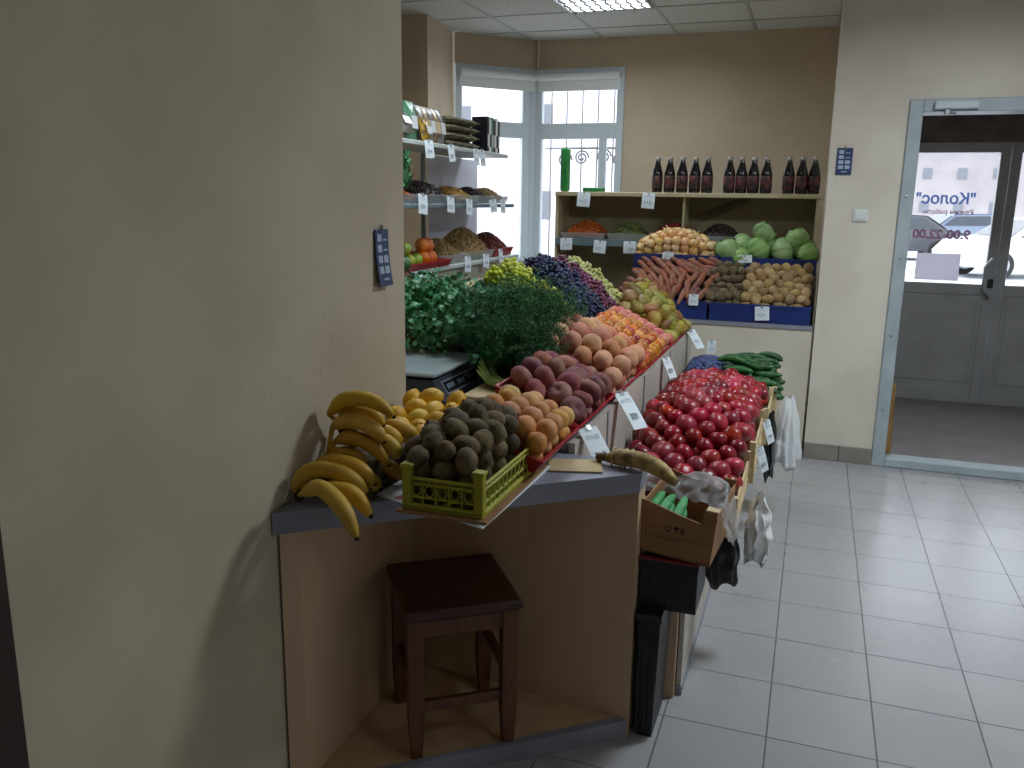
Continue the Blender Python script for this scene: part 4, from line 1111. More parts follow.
m = MB(); m.box(-1.10, -.93, 2.60, 2.86, .852, .895, Matrix.Identity(4), .003); o = m.build('cardboard_piece', M['card_pale']); tag(o, 'torn pale cardboard piece under the celery', 'cardboard')

# ------------------------------------------------------------------ scales
def scales():
    e = empty('weighing_scales', (-1.31, 2.74, .85)); tag(e, 'flat electronic weighing scales with a metal platform beside the herbs', 'scales')
    m = MB()
    for x in (-.11, .11):
        for y in (-.15, .15): m.lathe([(.014, 0), (.014, .016), (.01, .018)], 10, Matrix.Translation((x, y, .001)))
    m.build('feet', M['black'], e)
    # body with sloping display side towards +x
    prof = [(-.145, .018), (.16, .018), (.175, .03), (.13, .10), (-.145, .10)]
    m = MB(); m.prism_xz(prof, -.20, .20); m.build('body', M['scale_body'], e)
    m = MB(); m.cbox(-.01, 0, .106, .27, .37, .008, .003); m.build('riser', M['black'], e)
    m = MB(); m.cbox(-.008, 0, .119, .31, .425, .014, .004); m.build('platform', M['scale_top'], e)
    # display on sloping face: between (.175,.03) and (.13,.10)
    d = V((-.045, 0, .07)).normalized(); nrm = V((.07, 0, .045)).normalized(); c = V((.1525, 0, .065))
    def q(y0, y1, a0, a1, off): return [c+nrm*off+d*a0+V((0, y0, 0)), c+nrm*off+d*a0+V((0, y1, 0)), c+nrm*off+d*a1+V((0, y1, 0)), c+nrm*off+d*a1+V((0, y0, 0))]
    m = MB(); m.add(q(-.15, .15, -.024, .026, .002)+q(-.15, .15, -.024, .026, -.004), [(0, 1, 2, 3), (4, 7, 6, 5), (0, 4, 5, 1), (1, 5, 6, 2), (2, 6, 7, 3), (3, 7, 4, 0)]); dp = m.build('display_bezel', M['edge'], e)
    m = MB(); m.add(q(-.144, .144, -.019, .021, .0027), [(0, 1, 2, 3)]); m.build('display', M['lcd'], dp)
    m = MB()
    for i in range(3):
        for k in range(5): m.add(q(-.125+i*.09+k*.012, -.117+i*.09+k*.012, -.006, .010, .0033), [(0, 1, 2, 3)])
    m.build('digits', M['ink'], dp)
scales()

# ------------------------------------------------------------------ lower tier: tomato crates
def lower_tier():
    e = empty('lower_tier', (-.45, 3.5, 0)); tag(e, 'low grey fronted tier under the tomato and cucumber crates', 'display tier')
    O = V((-.45, 3.5, 0))
    def P(m, name, mt): m.v = [p-O for p in m.v]; return m.build(name, mt, e)
    m = MB(); m.box(-.305, -.29, 2.50, 4.75, .03, .47); P(m, 'front_panel', M['panel'])
    m = MB(); m.box(-.307, -.286, 2.495, 4.75, .0, .03); P(m, 'plinth', M['edge'])
    m = MB(); m.box(-.365, -.307, 2.47, 2.485, .0, .47, ch=.002); P(m, 'end_board', M['lam'])
    m = MB(); m.box(-.61, -.24, 2.5, 4.75, .47, .49); P(m, 'board', M['lam'])
    m = MB(); m.box(-.61, -.307, 4.73, 4.75, 0, .47); P(m, 'end_panel', M['panel'])
lower_tier()
GC = 'wooden crates on the lower tier'
def wc(x0, x1, y0, y1, z, h, label): return crate('wooden_crate', Matrix.Translation((x0, y0, z)), x1-x0, y1-y0, h, M['crate_wood'], label, 'crate', GC, 'wood', t=.008)
wc(-.605, -.17, 2.66, 3.22, .595, .10, 'pale wooden crate under the nearest tomatoes, low in the stack')
wc(-.60, -.155, 3.24, 3.80, .625, .13, 'pale wooden crate under the middle of the tomato heap')
wc(-.60, -.14, 3.82, 4.30, .625, .13, 'pale wooden crate under the furthest tomatoes')
wc(-.60, -.125, 4.32, 4.74, .625, .13, 'pale wooden crate full of cucumbers and blue plums')
m = MB(); m.box(-.60, -.18, 2.66, 3.2, .4905, .4945); o = m.build('cardboard_sheet', M['card']); tag(o, 'cardboard sheet under the nearest wooden tomato crate', 'cardboard')
def ht(x, y):
    b = .625+.035*min(1, max(0, (y-2.68)/.5))
    return b+bump(x, y, -.66, -.10, 2.3, 4.6, .165, 2.4)*min(1, .35+(y-2.66)/1.0)
TG = 'ripe tomatoes heaped in the wooden crates'
P0 = relax(-.60, -.165, 2.68, 4.02, ht, .040, 301, fill=.93)
def tomatoes(P, lower):
    big = []
    for p in P:
        pink = (p[1] > 3.1 and p[0] > -.50 and rnd.random() < .6) or rnd.random() < .05
        big.append(pink)
    PP = [(p[0], p[1]) for p in P]
    lab = row_labels([(p[0], p[1]) for p in P], .037, 'red tomato' if not lower else 'red tomato lower down', 'the box', 'the counter')
    for i, p in enumerate(P):
        me = rnd.choice(F['tomato_pink'] if big[i] else F['tomato']); s = rnd.uniform(.86, 1.16) if not big[i] else rnd.uniform(.85, 1.05)
        t_ = lab[i].replace('red tomato', 'large pinkish tomato') if big[i] else lab[i]
        Rr = Euler((rnd.uniform(-.9, .9)+PI*(rnd.random() < .5), rnd.uniform(-.9, .9), rnd.uniform(0, 6))).to_matrix().to_4x4()
        o = place('tomato', me, Matrix.Translation(tuple(p)) @ Rr @ Matrix.Scale(s, 4)); tag(o, t_, 'tomato', TG)
tomatoes(P0, False)
tomatoes(relax(-.60, -.165, 2.68, 4.02, ht, .040, 311, off=.06, fill=.93), True)
# plum tomatoes at the far end of the heap
def ht2(x, y): return .69+.06*math.sin(min(1, max(0, (x+.6)/.46))*PI)-.1*max(0, y-4.1)
for L_ in range(2):
    P = relax(-.58, -.15, 3.98, 4.26, ht2, .028, 330+L_, off=L_*.04, fill=.95)
    lab = row_labels(P, .028, 'small oval tomato' if L_ == 0 else 'small oval tomato lower down', 'the big ones', 'the counter')
    for i, p in enumerate(P):
        R = Euler((PI/2+rnd.uniform(-.4, .4), rnd.uniform(-.3, .3), rnd.uniform(0, 3))).to_matrix().to_4x4()
        o = place('plum_tomato', rnd.choice(F['tomato_plum']), Matrix.Translation(tuple(p)) @ R); tag(o, lab[i], 'tomato', 'oval tomatoes beside the cucumbers')
# cucumbers
n = 0
for lay, (z, cnt) in enumerate(((.60, 8), (.637, 8), (.675, 8), (.712, 7), (.747, 5))):
    for k in range(cnt):
        for j in range(2):
            x = -.40+.17*j*(1-lay*.08)+rnd.uniform(-.03, .03)+lay*.012+.02*math.sin(k*2.3+lay); y = 4.28+.38*(k+.5)/cnt*(1-.08*lay)+.02*lay+.01*lay
            R = Matrix.Rotation(PI/2+rnd.uniform(-.08, .08), 4, 'Y') @ Matrix.Rotation(rnd.uniform(0, 6), 4, 'Z')
            o = place('cucumber', rnd.choice(F['cucumber']), Matrix.Translation((x+.03, y, z+rnd.uniform(-.004, .004))) @ Matrix.Rotation(rnd.uniform(-.5, .3)-.2, 4, 'Z') @ R)
            tag(o, f'dark green cucumber, {ORD[lay]} layer up, {ORD[k]} from the tomatoes, {"counter" if j == 0 else "aisle"} side', 'cucumber', 'cucumbers heaped beyond the tomatoes'); n += 1
# blue plums
def hb(x, y): return .70+bump(x, y, -.62, -.36, 4.28, 4.78, .05)
fill('blue_plum', 'plum', F['plum'], Tk, (-.585, -.40, 4.34, 4.72), hb, .0145, 'blue plum', 'the tomatoes', 'the counter', 'blue plums beside the cucumbers', 351, 2, size=.1)

# ------------------------------------------------------------------ cardboard box with cucumbers, black crates
def cardboard_box():
    T = Matrix.Translation((-.418, 2.275, .574)) @ Matrix.Rotation(math.radians(-4), 4, 'Z') @ Matrix.Rotation(math.radians(5), 4, 'Y')
    e = empty('cardboard_box'); e.matrix_world = T; tag(e, 'open brown cardboard box lined with clear film, holding pale cucumbers', 'cardboard box')
    w, d, h, t = .215, .32, .15, .005
    m = MB(); m.box(0, w, 0, d, 0, t); m.build('base', M['card'], e)
    m = MB(); q = [(0, 0), (w, 0), (w, h+.012), (w-.035, h+.012), (w-.04, h-.03), (w-.10, h-.02), (.02, h+.002), (0, h+.004)]
    m.prism_xz(q, 0, t); fp = m.build('front_panel', M['card'], e)
    m = MB(); m.prism_xz(q, d-t, d); m.build('rear_panel', M['card'], e)
    m = MB(); m.box(0, t, t, d-t, t, h-.01); m.build('side_panel', M['card'], e)
    m = MB(); m.box(w-t, w, t, d-t, t, h+.0); m.build('side_panel', M['card'], e)
    m = MB(); m.box(w-.032, w+.002, -.002, .03, h+.012, h+.016); m.build('corner_flap', M['card_pale'], e)
    m = MB()
    # printed marks: recycling ring, umbrella, glass, dashes
    for k in range(12):
        a = k*PI/6; 
        if k % 4 == 3: continue
        m.add([(.085+.010*math.cos(a), -.0006, .085+.010*math.sin(a)), (.085+.010*math.cos(a+.5), -.0006, .085+.010*math.sin(a+.5)), (.085+.0065*math.cos(a+.5), -.0006, .085+.0065*math.sin(a+.5)), (.085+.0065*math.cos(a), -.0006, .085+.0065*math.sin(a))], [(0, 1, 2, 3)])
    def r4(x0, x1, z0, z1): m.add([(x0, -.0006, z0), (x1, -.0006, z0), (x1, -.0006, z1), (x0, -.0006, z1)], [(0, 1, 2, 3)])
    r4(.102, .116, .085, .094); r4(.108, .110, .076, .085); r4(.104, .114, .074, .076); r4(.122, .125, .075, .094); r4(.128, .131, .075, .094); r4(.122, .131, .083, .086)
    for k in range(14): r4(.008+k*.011, .014+k*.011, .062, .0635)
    for k in range(9): r4(.02+k*.012, .028+k*.012, .052, .054)
    m.build('printed_marks', M['tip'], fp)
    return T, e
Tbx, bx = cardboard_box()
for k in range(6):
    R = Matrix.Rotation(PI/2, 4, 'X') @ Matrix.Rotation(rnd.uniform(0, 6), 4, 'Z')
    o = place('pale_cucumber', rnd.choice(F['cucumber_pale']), Tbx @ Matrix.Translation((.024+(k % 3)*.033, .10+(.004 if k > 2 else 0), .075+.030*(k//3)+.004*(k % 2))) @ Matrix.Rotation(.12, 4, 'X') @ R)
    tag(o, f'pale green cucumber in the cardboard box, {("lower","upper")[k//3]} layer, {ORD[k%3]} from the counter', 'cucumber', 'pale cucumbers in the cardboard box')
# the clear film liner, crumpled over the rear and aisle side of the box
def liner():
    m = MB()
    # path around box top: counter side rear -> rear edge -> aisle side -> outside drape
    top = [(-.62, 2.62, .66), (-.52, 2.60, .685), (-.42, 2.585, .70), (-.33, 2.58, .715), (-.25, 2.57, .73), (-.20, 2.53, .735), (-.185, 2.45, .73), (-.185, 2.38, .715), (-.19, 2.32, .70)]
    inn = [(-.60, 2.56, .635), (-.50, 2.55, .65), (-.41, 2.54, .655), (-.33, 2.52, .66), (-.27, 2.50, .665), (-.235, 2.46, .665), (-.225, 2.42, .665), (-.225, 2.37, .66), (-.24, 2.33, .655)]
    out = [(-.60, 2.70, .645), (-.52, 2.70, .66), (-.42, 2.70, .665), (-.32, 2.70, .67), (-.22, 2.66, .66), (-.16, 2.60, .62), (-.15, 2.50, .58), (-.155, 2.42, .57), (-.165, 2.33, .62)]
    def lerp3(a, s):
        k = s*(len(a)-1); i = min(int(k), len(a)-2); t = k-i; return V(a[i])*(1-t)+V(a[i+1])*t
    def fn(a, b):
        p = (lerp3(inn, a)*(1-b*2)+lerp3(top, a)*b*2) if b < .5 else (lerp3(top, a)*(2-b*2)+lerp3(out, a)*(b*2-1))
        n_ = noise.noise_vector(V((a*14, b*5, 3.)))*.016+noise.noise_vector(V((a*40, b*12, 9.)))*.006
        return tuple(p+n_)
    m.grid(fn, 70, 22); o = m.build('clear_film_liner', M['film'], None, True); tag(o, 'crumpled clear plastic film draped over the box edge in front of the tomatoes', 'plastic film')
liner()
def black_crate():
    e = empty('black_crate', (-.40, 2.27, .40)); tag(e, 'black plastic crate with a red rim under the cardboard box', 'crate')
    w, d, h = .165, .22, .15; mt = M['crate_black']
    m = MB(); m.box(0, w, 0, d, 0, .01); m.build('base', mt, e)
    m = MB()
    m.box(0, w, 0, .012, .01, h, ch=.002)
    for k in range(7): m.box(.006+k*.024, .010+k*.024, -.004, 0, .01, h-.01)
    m.box(-.002, w+.002, -.006, .012, h-.02, h); m.build('front_panel', mt, e)
    m = MB(); m.box(0, w, d-.012, d, .01, h, ch=.002); m.build('rear_panel', mt, e)
    for x in (0, w-.012):
        m = MB(); m.box(x, x+.012, .012, d-.012, .01, h, ch=.002); m.build('side_panel', mt, e)
    m = MB(); m.box(-.004, w+.005, -.009, .014, h, h+.007, ch=.002); m.build('rim', M['red'], e)
    m = MB()
    e2 = empty('black_bin', (-.395, 2.335, 0)); tag(e2, 'tall narrow black plastic bin standing on the floor beside the counter', 'bin')
    m.v = []; vs = []
    for z, a, b in ((0, .014, .01), (.37, .004, .0), (.375, 0, -.005), (.398, 0, -.005)):
        vs += [(a, -.1+b, z), (.072-a, -.1+b, z), (.072-a, .12-b, z), (a, .12-b, z)]
    m.add(vs, [(0, 3, 2, 1), (12, 13, 14, 15)]+[(k*4+i, k*4+(i+1) % 4, k*4+4+(i+1) % 4, k*4+4+i) for k in range(3) for i in range(4)])
    m.build('body', mt, e2)
    m = MB()
    for k in range(3): m.box(.012+k*.022, .017+k*.022, -.104, -.098, .02, .37)
    m.build('rib', mt, e2)
black_crate()
# odds and ends on the corner: old banana with twine, cardboard piece
bo = [(-.508, 2.262, .842), (-.455, 2.25, .853), (-.395, 2.235, .853), (-.345, 2.215, .84), (-.30, 2.19, .818)]
e = empty('overripe_banana', bo[0]); tag(e, 'large brown spotted overripe banana lying across the counter corner', 'banana')
out, rad = banana_mesh([V(p)-V(bo[0])-V((0,0,.004)) for p in bo], .025)
m = MB(); m.tube(out, [max(.012, q) for q in rad], 10); m.build('skin', M['banana_old'], e, True)
m = MB(); m.tube([(-.03, .004, -.006), (.0, 0, 0)], [.01, .013], 8); m.build('stalk', M['stem'], e, True)
m = MB()
for k in range(4):
    x = .02+k*.018; pts = [(x, -.027*math.cos(a)*1.05, .001+.027*math.sin(a)*1.05) for a in [i*PI/6 for i in range(13)]]; m.tube(pts, .0022, 4)
m.build('twine', M['card_pale'], e, True)
m = MB(); Tq = Matrix.Translation((-.60, 2.19, .8215)) @ Matrix.Rotation(math.radians(20), 4, 'Z'); m.prism([(-.06, -.04), (.09, -.05), (.10, .06), (-.05, .07)], 0, .004, Tq); o = m.build('cardboard_scrap', M['card_pale']); tag(o, 'pale cardboard scrap on the counter corner in front of the apricots', 'cardboard')

# ------------------------------------------------------------------ hanging bags
def bag(loc, w, h, d, mt, label, name, seed, rz=0., pleats=5, flare=0., rough=.012):
    def fn(a, b):
        th = a*2*PI; prof = (.25+.75*min(1, (1-b)*2.4)**.7)*(1-.12*max(0, .25-b)*4) if not flare else (.3+.7*(1-b)**.6)*(1+flare*(1-b))
        x = math.cos(th)*w/2*prof*(1+.10*math.sin(pleats*th+seed)*(1-b*.3)); y = math.sin(th)*d/2*prof*(1+.16*math.sin((pleats+2)*th+seed*2))
        z = -h*(1-b)+.02*math.sin(3*th+seed)*(1 if b < .3 else .3)
        nn = noise.noise_vector(V((math.cos(th)*2+seed, math.sin(th)*2, b*5)))*rough
        return (x+nn.x, y+nn.y, z+nn.z)
    m = MB(); m.grid(fn, 40, 16)
    # closed bottom
    c = len(m.v); m.v.append(V((0, 0, -h))); 
    for i in range(40): m.f.append([i+1, i, c]); m.m.append(0)
    o = m.build(name, mt, None, True); o.location = loc; o.rotation_euler = (0, 0, rz); tag(o, label, 'bag'); return o
bag((-.06, 4.25, .63), .13, .33, .14, M['bag_white'], 'bundle of translucent white bags hanging at the far end of the crates', 'white_bags', 2, 0, 8, .15)
bag((-.125, 4.0, .60), .05, .30, .16, M['bag_black'], 'black bags hanging beside the white bundle at the crates', 'black_bags', 4, 0, 5)
bag((-.215, 2.78, .53), .10, .235, .16, M['bag_black'], 'black bags hanging below the nearest wooden crate', 'black_bags', 6, .5, 5)
bag((-.105, 2.86, .585), .075, .235, .07, M['bag_solid'], 'folded white bags hanging from the nearest wooden crate', 'white_bags', 9, .6, 2, 0, .018)
for (x, y, z, lab) in ((-.085, 4.25, .63, 'a'), (-.125, 4.0, .60, 'b'), (-.215, 2.78, .53, 'c'), (-.128, 2.88, .575, 'd')): pass

# ------------------------------------------------------------------ back cabinet with vegetables
def back_cabinet():
    e = empty('vegetable_cabinet', (-.6, 5.7, 0)); tag(e, 'cream fronted cabinet under the potatoes and carrots', 'cabinet'); O = V((-.6, 5.7, 0))
    def P(m, name, mt): m.v = [p-O for p in m.v]; return m.build(name, mt, e)
    m = MB(); m.box(-1.15, .022, 5.43, 5.45, 0, .80); P(m, 'front_panel', M['cream'])
    m = MB(); m.box(-1.15, .022, 5.42, 5.98, .80, .825); P(m, 'worktop', M['edge'])
    m = MB(); m.box(-1.15, -1.13, 5.45, 5.96, 0, .8); P(m, 'side_panel', M['cream'])
    m = MB(); m.box(-1.13, .022, 5.78, 5.80, .825, 1.08); P(m, 'riser', M['cream'])
    m = MB(); m.box(-1.17, .022, 5.76, 6.0, 1.08, 1.098); P(m, 'upper_board', M['cream'])
back_cabinet()
def shelf_unit():
    e = empty('shelf_unit', (-.9, 6.1, 0)); tag(e, 'beige shelf unit holding juice bottles and trays of dried fruit', 'shelf unit'); O = V((-.9, 6.1, 0))
    def P(m, name, mt): m.v = [p-O for p in m.v]; return m.build(name, mt, e)
    m = MB(); m.box(-1.81, .02, 6.02, 6.36, 1.585, 1.615, ch=.003); P(m, 'top_board', M['shelf_beige'])
    m = MB(); m.box(-1.80, -.0, 6.04, 6.36, 1.265, 1.28); P(m, 'middle_board', M['shelf_beige'])
    m = MB(); m.box(-1.80, -.0, 6.022, 6.038, 1.235, 1.285); P(m, 'shelf_edge', M['shelf_gray'])
    m = MB(); m.box(-1.81, -1.79, 6.04, 6.36, 0, 1.585); P(m, 'side_panel', M['shelf_beige'])
    m = MB(); m.box(-.02, .0, 6.04, 6.36, 0, 1.585); P(m, 'side_panel', M['shelf_beige'])
    m = MB(); m.box(-1.79, -.02, 6.35, 6.36, 0, 1.585); P(m, 'back_panel', M['olive'])
    m = MB(); m.box(-.90, -.885, 6.1, 6.35, 1.28, 1.585); P(m, 'divider', M['shelf_beige'])
shelf_unit()
# bottles
def bottle_meshes():
    m = MB(); m.lathe([(.034, 0), (.038, .004), (.0385, .01), (.0385, .125), (.036, .140), (.021, .195), (.0165, .215), (.0165, .222)], 18)
    b = m.mesh('bottle', M['bottle'], True)
    m = MB(); m.lathe([(.0395, .03), (.0395, .115), (.0392, .1155)], 18); l = m.mesh('label', M['label'], True)
    m = MB(); m.lathe([(.0185, .218), (.0188, .222), (.0188, .238), (.017, .24)], 16); c = m.mesh('cap', M['cap'], True)
    return b, l, c
bm_, lm_, cm_ = bottle_meshes()
bx_ = [-1.082, -.993, -.905, -.818, -.733, -.585, -.505, -.425, -.34, -.197, -.113, -.035]
grp_names = ['group of five']*5+['group of four']*4+['group of three']*3
for i, x in enumerate(bx_):
    e = empty('juice_bottle', (x-.012+.008*0, 6.12+rnd.uniform(-.01, .01), 1.6155), (0, 0, rnd.uniform(0, 6)))
    k = i if i < 5 else i-5 if i < 9 else i-9
    tag(e, f'dark juice bottle with reddish label, {ORD[k]} from the window in the {grp_names[i]}', 'bottle', 'juice bottles on the shelf unit')
    for nm, me in (('body', bm_), ('label', lm_), ('cap', cm_)):
        o = bpy.data.objects.new(nm, me); col.objects.link(o); o.parent = e
# green bottle-like box at window end and small green pack
m = MB(); m.box(-.032, .032, -.03, .03, 0, .31, ch=.012); o = m.build('tall_green_box', M['green_box']); o.location = (-1.775, 6.15, 1.6155); tag(o, 'tall slim green box at the window end of the shelf unit', 'box')
m = MB(); m.box(-.075, .075, -.04, .04, 0, .03, ch=.006); o = m.build('flat_green_packet', M['green_box']); o.location = (-1.54, 6.09, 1.6155); tag(o, 'flat green packet lying on the shelf above the first price tag', 'packet')

def loose_heap(name, x0, x1, y0, y1, z, h, mt, label, cat, seed, gr=.009, n=320, T=None, front=True, base_mt=None):
    """a mound of loose dried goods nobody could count"""
    rg = random.Random(seed); m = MB()
    def hh(a, b): return z+h*(math.sin(PI*min(1, max(0, a)))**.6)*(.35+.65*math.sin(PI*min(1, max(0, b*.8+.1))))
    m.grid(lambda a, b: (x0+(x1-x0)*a, y0+(y1-y0)*b, hh(a, b)-gr*.5 if 0 < a < 1 and 0 < b < 1 else z), 14, 14)
    for k in range(n):
        a, b = rg.uniform(.04, .96), rg.uniform(.04, .96)
        T_ = Matrix.Translation((x0+(x1-x0)*a, y0+(y1-y0)*b, hh(a, b))) @ rotm() 
        m.ball((0, 0, 0), (gr*1.2, gr*.8, gr*.7), 6, 4, T=T_)
    o = m.build(name, mt, None, True); tag(o, label, cat, None, 'stuff'); return o
# dried fruit trays on the middle shelf of the unit (tilted forward a little)
for i, (x0, x1, mt, nm, lab) in enumerate(((-1.77, -1.43, 'dried_orange', 'dried_apricots', 'bright orange dried apricots in the clear tray nearest the window'),
                                ((-1.42), -1.13, 'dried_green', 'green_seeds', 'brown green seeds in the second tray on the shelf unit'),
                                (-1.12, -.80, 'dried_red', 'red_berries', 'dark red dried berries in the third tray on the shelf unit'),
                                (-.79, -.48, 'nut_dark', 'prunes', 'dark prunes in the fourth tray behind the onions'))):
    T = Matrix.Translation((x0, 6.05, 1.325)); tray(T, x1-x0-.01, .27, .042, M['tray_clear'], f'clear plastic tray, {ORD[i]} from the window on the shelf unit', 'clear trays on the shelf unit')
    loose_heap(nm, x0+.02, x1-.03, 6.07, 6.30, 1.296, .105, M[mt], lab, 'dried fruit', 400+i, .011, 220)
m = MB(); m.box(0, .36, 0, .012, 0, .05, ch=.003); o = m.build('leaning_board', M['card_in']); o.location = (-.80, 6.32, 1.42); o.rotation_euler = (0, math.radians(-22), 0); tag(o, 'dark strip leaning behind the prunes on the shelf unit', 'board')

# lower and upper vegetable crates
CB = 'blue crates on the vegetable cabinet'
Tp = back_frame(-.60, 5.425, .93, .72)
def bcrate(T, w, d, h, label): return crate('plastic_crate', T, w, d, h, M['crate_blue'], label, 'crate', CB, 'solid', t=.01)
def flat(x, y, z): return Matrix.Translation((x, y, z))
bcrate(flat(-.60, 5.43, .935), .605, .345, .108, 'blue crate of potatoes at the wall end')
bcrate(flat(-1.08, 5.43, .935), .465, .345, .108, 'blue crate of carrots beside the potatoes')
bcrate(flat(-1.165, 5.77, 1.205), .57, .24, .105, 'blue crate of onions behind the carrots')
bcrate(flat(-.585, 5.77, 1.20), .60, .24, .10, 'blue crate of cabbages behind the potatoes')
def hpo(x, y): return .98+.72*(y-5.45)+.0*x
fill('potato', 'potato', F['potato'], Tk, (-.42, .0, 5.452, 5.76), lambda x, y: hpo(x, y)+.02*noise.noise(V((x*8, y*8, 0))), .033, 'tan potato', 'the aisle', 'the carrot side', 'tan potatoes beside the wall', 501, 2, size=.16, fillf=.93)
fill('earthy_potato', 'potato', F['potato_dark'], Tk, (-.64, -.41, 5.452, 5.76), lambda x, y: hpo(x, y)+.02*noise.noise(V((x*8, y*8, 0))), .030, 'earthy brown potato', 'the aisle', 'the carrots', 'earthy potatoes beside the carrots', 521, 2, size=.16, fillf=.93)
fill('onion', 'onion', F['onion'], Tk, (-1.16, -.62, 5.77, 6.0), lambda x, y: 1.245+.14*math.sin(PI*min(1, max(0, (x+1.22)/.64)))*min(1, .4+(y-5.77)/.16), .031, 'golden onion', 'the aisle', 'the window', 'onions behind the carrots', 541, 3, size=.12, fillf=.93)
# cabbages
cab = [(-.545, 5.85, 1.245), (-.46, 5.90, 1.27), (-.36, 5.85, 1.25), (-.27, 5.92, 1.26), (-.20, 5.85, 1.25), (-.09, 5.90, 1.265), (-.04, 5.84, 1.235), (-.33, 5.90, 1.36), (-.46, 5.83, 1.19), (-.12, 5.88, 1.32)]
cl_ = ['at the onion end', 'second from the onions', 'third from the onions', 'at the back middle', 'under the topmost pair', 'near the wall, rear', 'nearest the wall', 'on top of the heap towards the onions', 'low at the front by the onions', 'on top of the heap towards the wall']
for i, c in enumerate(cab):
    o = place('cabbage', F['cabbage'][i % 2], Matrix.Translation(c) @ rotm() @ Matrix.Scale(rnd.uniform(.80, .92), 4)); tag(o, 'round pale green cabbage '+cl_[i], 'cabbage', 'cabbages on the vegetable cabinet')
# carrots
n = 0
for row in range(7):
    cnt = 9-(row > 4)
    for k in range(cnt):
        y = 5.47+row*.045; z = .955+.70*(y-5.44)-.01+rnd.uniform(-.006, .01); x = -1.16+.53*(k+.5)/cnt+rnd.uniform(-.01, .01)+row*.012
        fan = -.75+1.3*k/cnt+rnd.uniform(-.25, .25)
        if row > 3: fan = -1.0+rnd.uniform(-.35, .35)
        a = math.atan(.7)
        R = Matrix.Rotation(a, 4, 'X') @ Matrix.Rotation(-fan, 4, 'Z') @ Matrix.Rotation(-PI/2, 4, 'X') @ Matrix.Rotation(rnd.uniform(0, 6), 4, 'Z')
        o = place('carrot', rnd.choice(F['carrot']), Matrix.Translation((x, y, z)) @ R @ Matrix.Scale(rnd.uniform(.85, 1.1), 4))
        tag(o, f'unwashed orange-brown carrot, {ORD[row]} row from the aisle, {ORD[k]} from the window side', 'carrot', 'carrots heaped on the vegetable cabinet'); n += 1
m = MB(); m.box(-1.16, -1.085, 5.435, 5.75, .8255, 1.03); o = m.build('cardboard_wedge', M['card']); tag(o, 'brown cardboard box propping the carrots at the window side', 'box')

# ------------------------------------------------------------------ shelves on the stall side by the corner window
SX = -1.85
def glass_shelves():
    e = empty('wall_shelves', (-2.0, 4.4, 0)); tag(e, 'three tier pale shelf rack with goods beside the corner window', 'shelves'); O = V((-2.0, 4.4, 0))
    def P(m, name, mt): m.v = [p-O for p in m.v]; return m.build(name, mt, e)
    for z, y0, y1, mt in ((1.825, 3.2, 5.12, 'shelf_white'), (1.525, 3.2, 5.25, 'shelf_gray'), (1.20, 3.2, 5.35, 'shelf_white')):
        m = MB(); m.box(-2.15, SX, y0, y1, z-.022, z, ch=.003); P(m, 'shelf_board', M[mt])
    for y in (3.22, 4.55):
        m = MB(); m.box(-2.17, -2.155, y-.015, y+.015, 0, 2.0); P(m, 'upright', M['shelf_gray'])
    m = MB(); m.box(-2.165, -2.16, 4.62, 5.38, 1.24, 1.80); P(m, 'back_sheet', M['sheet'])
    m = MB(); m.box(-2.15, -1.87, 3.25, 5.3, .0, .02); m.box(-1.9, -1.88, 3.2, 5.3, 0.02, 1.17); P(m, 'lower_front', M['panel'])
glass_shelves()
# bottom shelf: apples, oranges, nuts
z0 = 1.2005
tray(Matrix.Translation((-2.08, 3.72, z0+.035)), .24, .50, .034, M['red_rim'], 'shallow red tray holding the green apples and oranges on the lowest shelf', None)
ap = [(-1.93, 3.79, 0, 'at the near end'), (-1.93, 3.875, 0, 'in the middle of the front'), (-1.93, 3.96, 0, 'beside the oranges'), (-1.93, 3.83, .065, 'on top of the others'), (-2.01, 3.80, 0, 'at the rear near end'), (-2.01, 3.89, 0, 'at the rear')]
for x, y, dz, l in ap: o = place('green_apple', F['apple'][0], Matrix.Translation((x, y, z0+.04+dz)) @ Euler((rnd.uniform(-.5, .5), rnd.uniform(-.5, .5), rnd.uniform(0, 6))).to_matrix().to_4x4()); tag(o, 'green apple in the red tray '+l, 'apple', 'green apples on the lowest shelf')
og = [(-1.93, 4.05, 0, 'beside the apples'), (-1.93, 4.135, 0, 'second from the apples'), (-1.95, 4.19, .0, 'furthest from the apples'), (-1.94, 4.06, .068, 'on top beside the apples'), (-1.95, 4.14, .066, 'on top, further from the apples'), (-2.02, 4.08, 0, 'at the rear')]
for x, y, dz, l in og: o = place('orange', F['orange'][0], Matrix.Translation((x, y, z0+.042+dz)) @ rotm()); tag(o, 'bright orange fruit in the red tray '+l, 'orange', 'oranges on the lowest shelf')
for i, (y0, y1, mt, nm, lab, h) in enumerate(((4.24, 4.50, 'nut_tan', 'peanuts', 'pale tan nuts on the lowest shelf next to the oranges', .11), (4.52, 4.95, 'nut_tan', 'walnuts', 'largest mound of tan nuts on the lowest shelf', .16), (4.96, 5.30, 'nut_red', 'hazelnuts', 'reddish nuts at the window end of the lowest shelf', .12))):
    tray(Matrix.Translation((-2.13, y0, z0+.05)), .26, y1-y0-.01, .048, M['tray_clear'] if i < 2 else M['red_rim'], ('clear plastic tray of pale nuts beside the oranges', 'clear plastic tray under the largest nut mound', 'red patterned tray of reddish nuts at the window end')[i], 'nut trays on the lowest shelf')
    loose_heap(nm, -2.11, -1.89, y0+.02, y1-.03, z0+.02, h, M[mt], lab, 'nuts', 430+i, .009, 420)
z1 = 1.5255
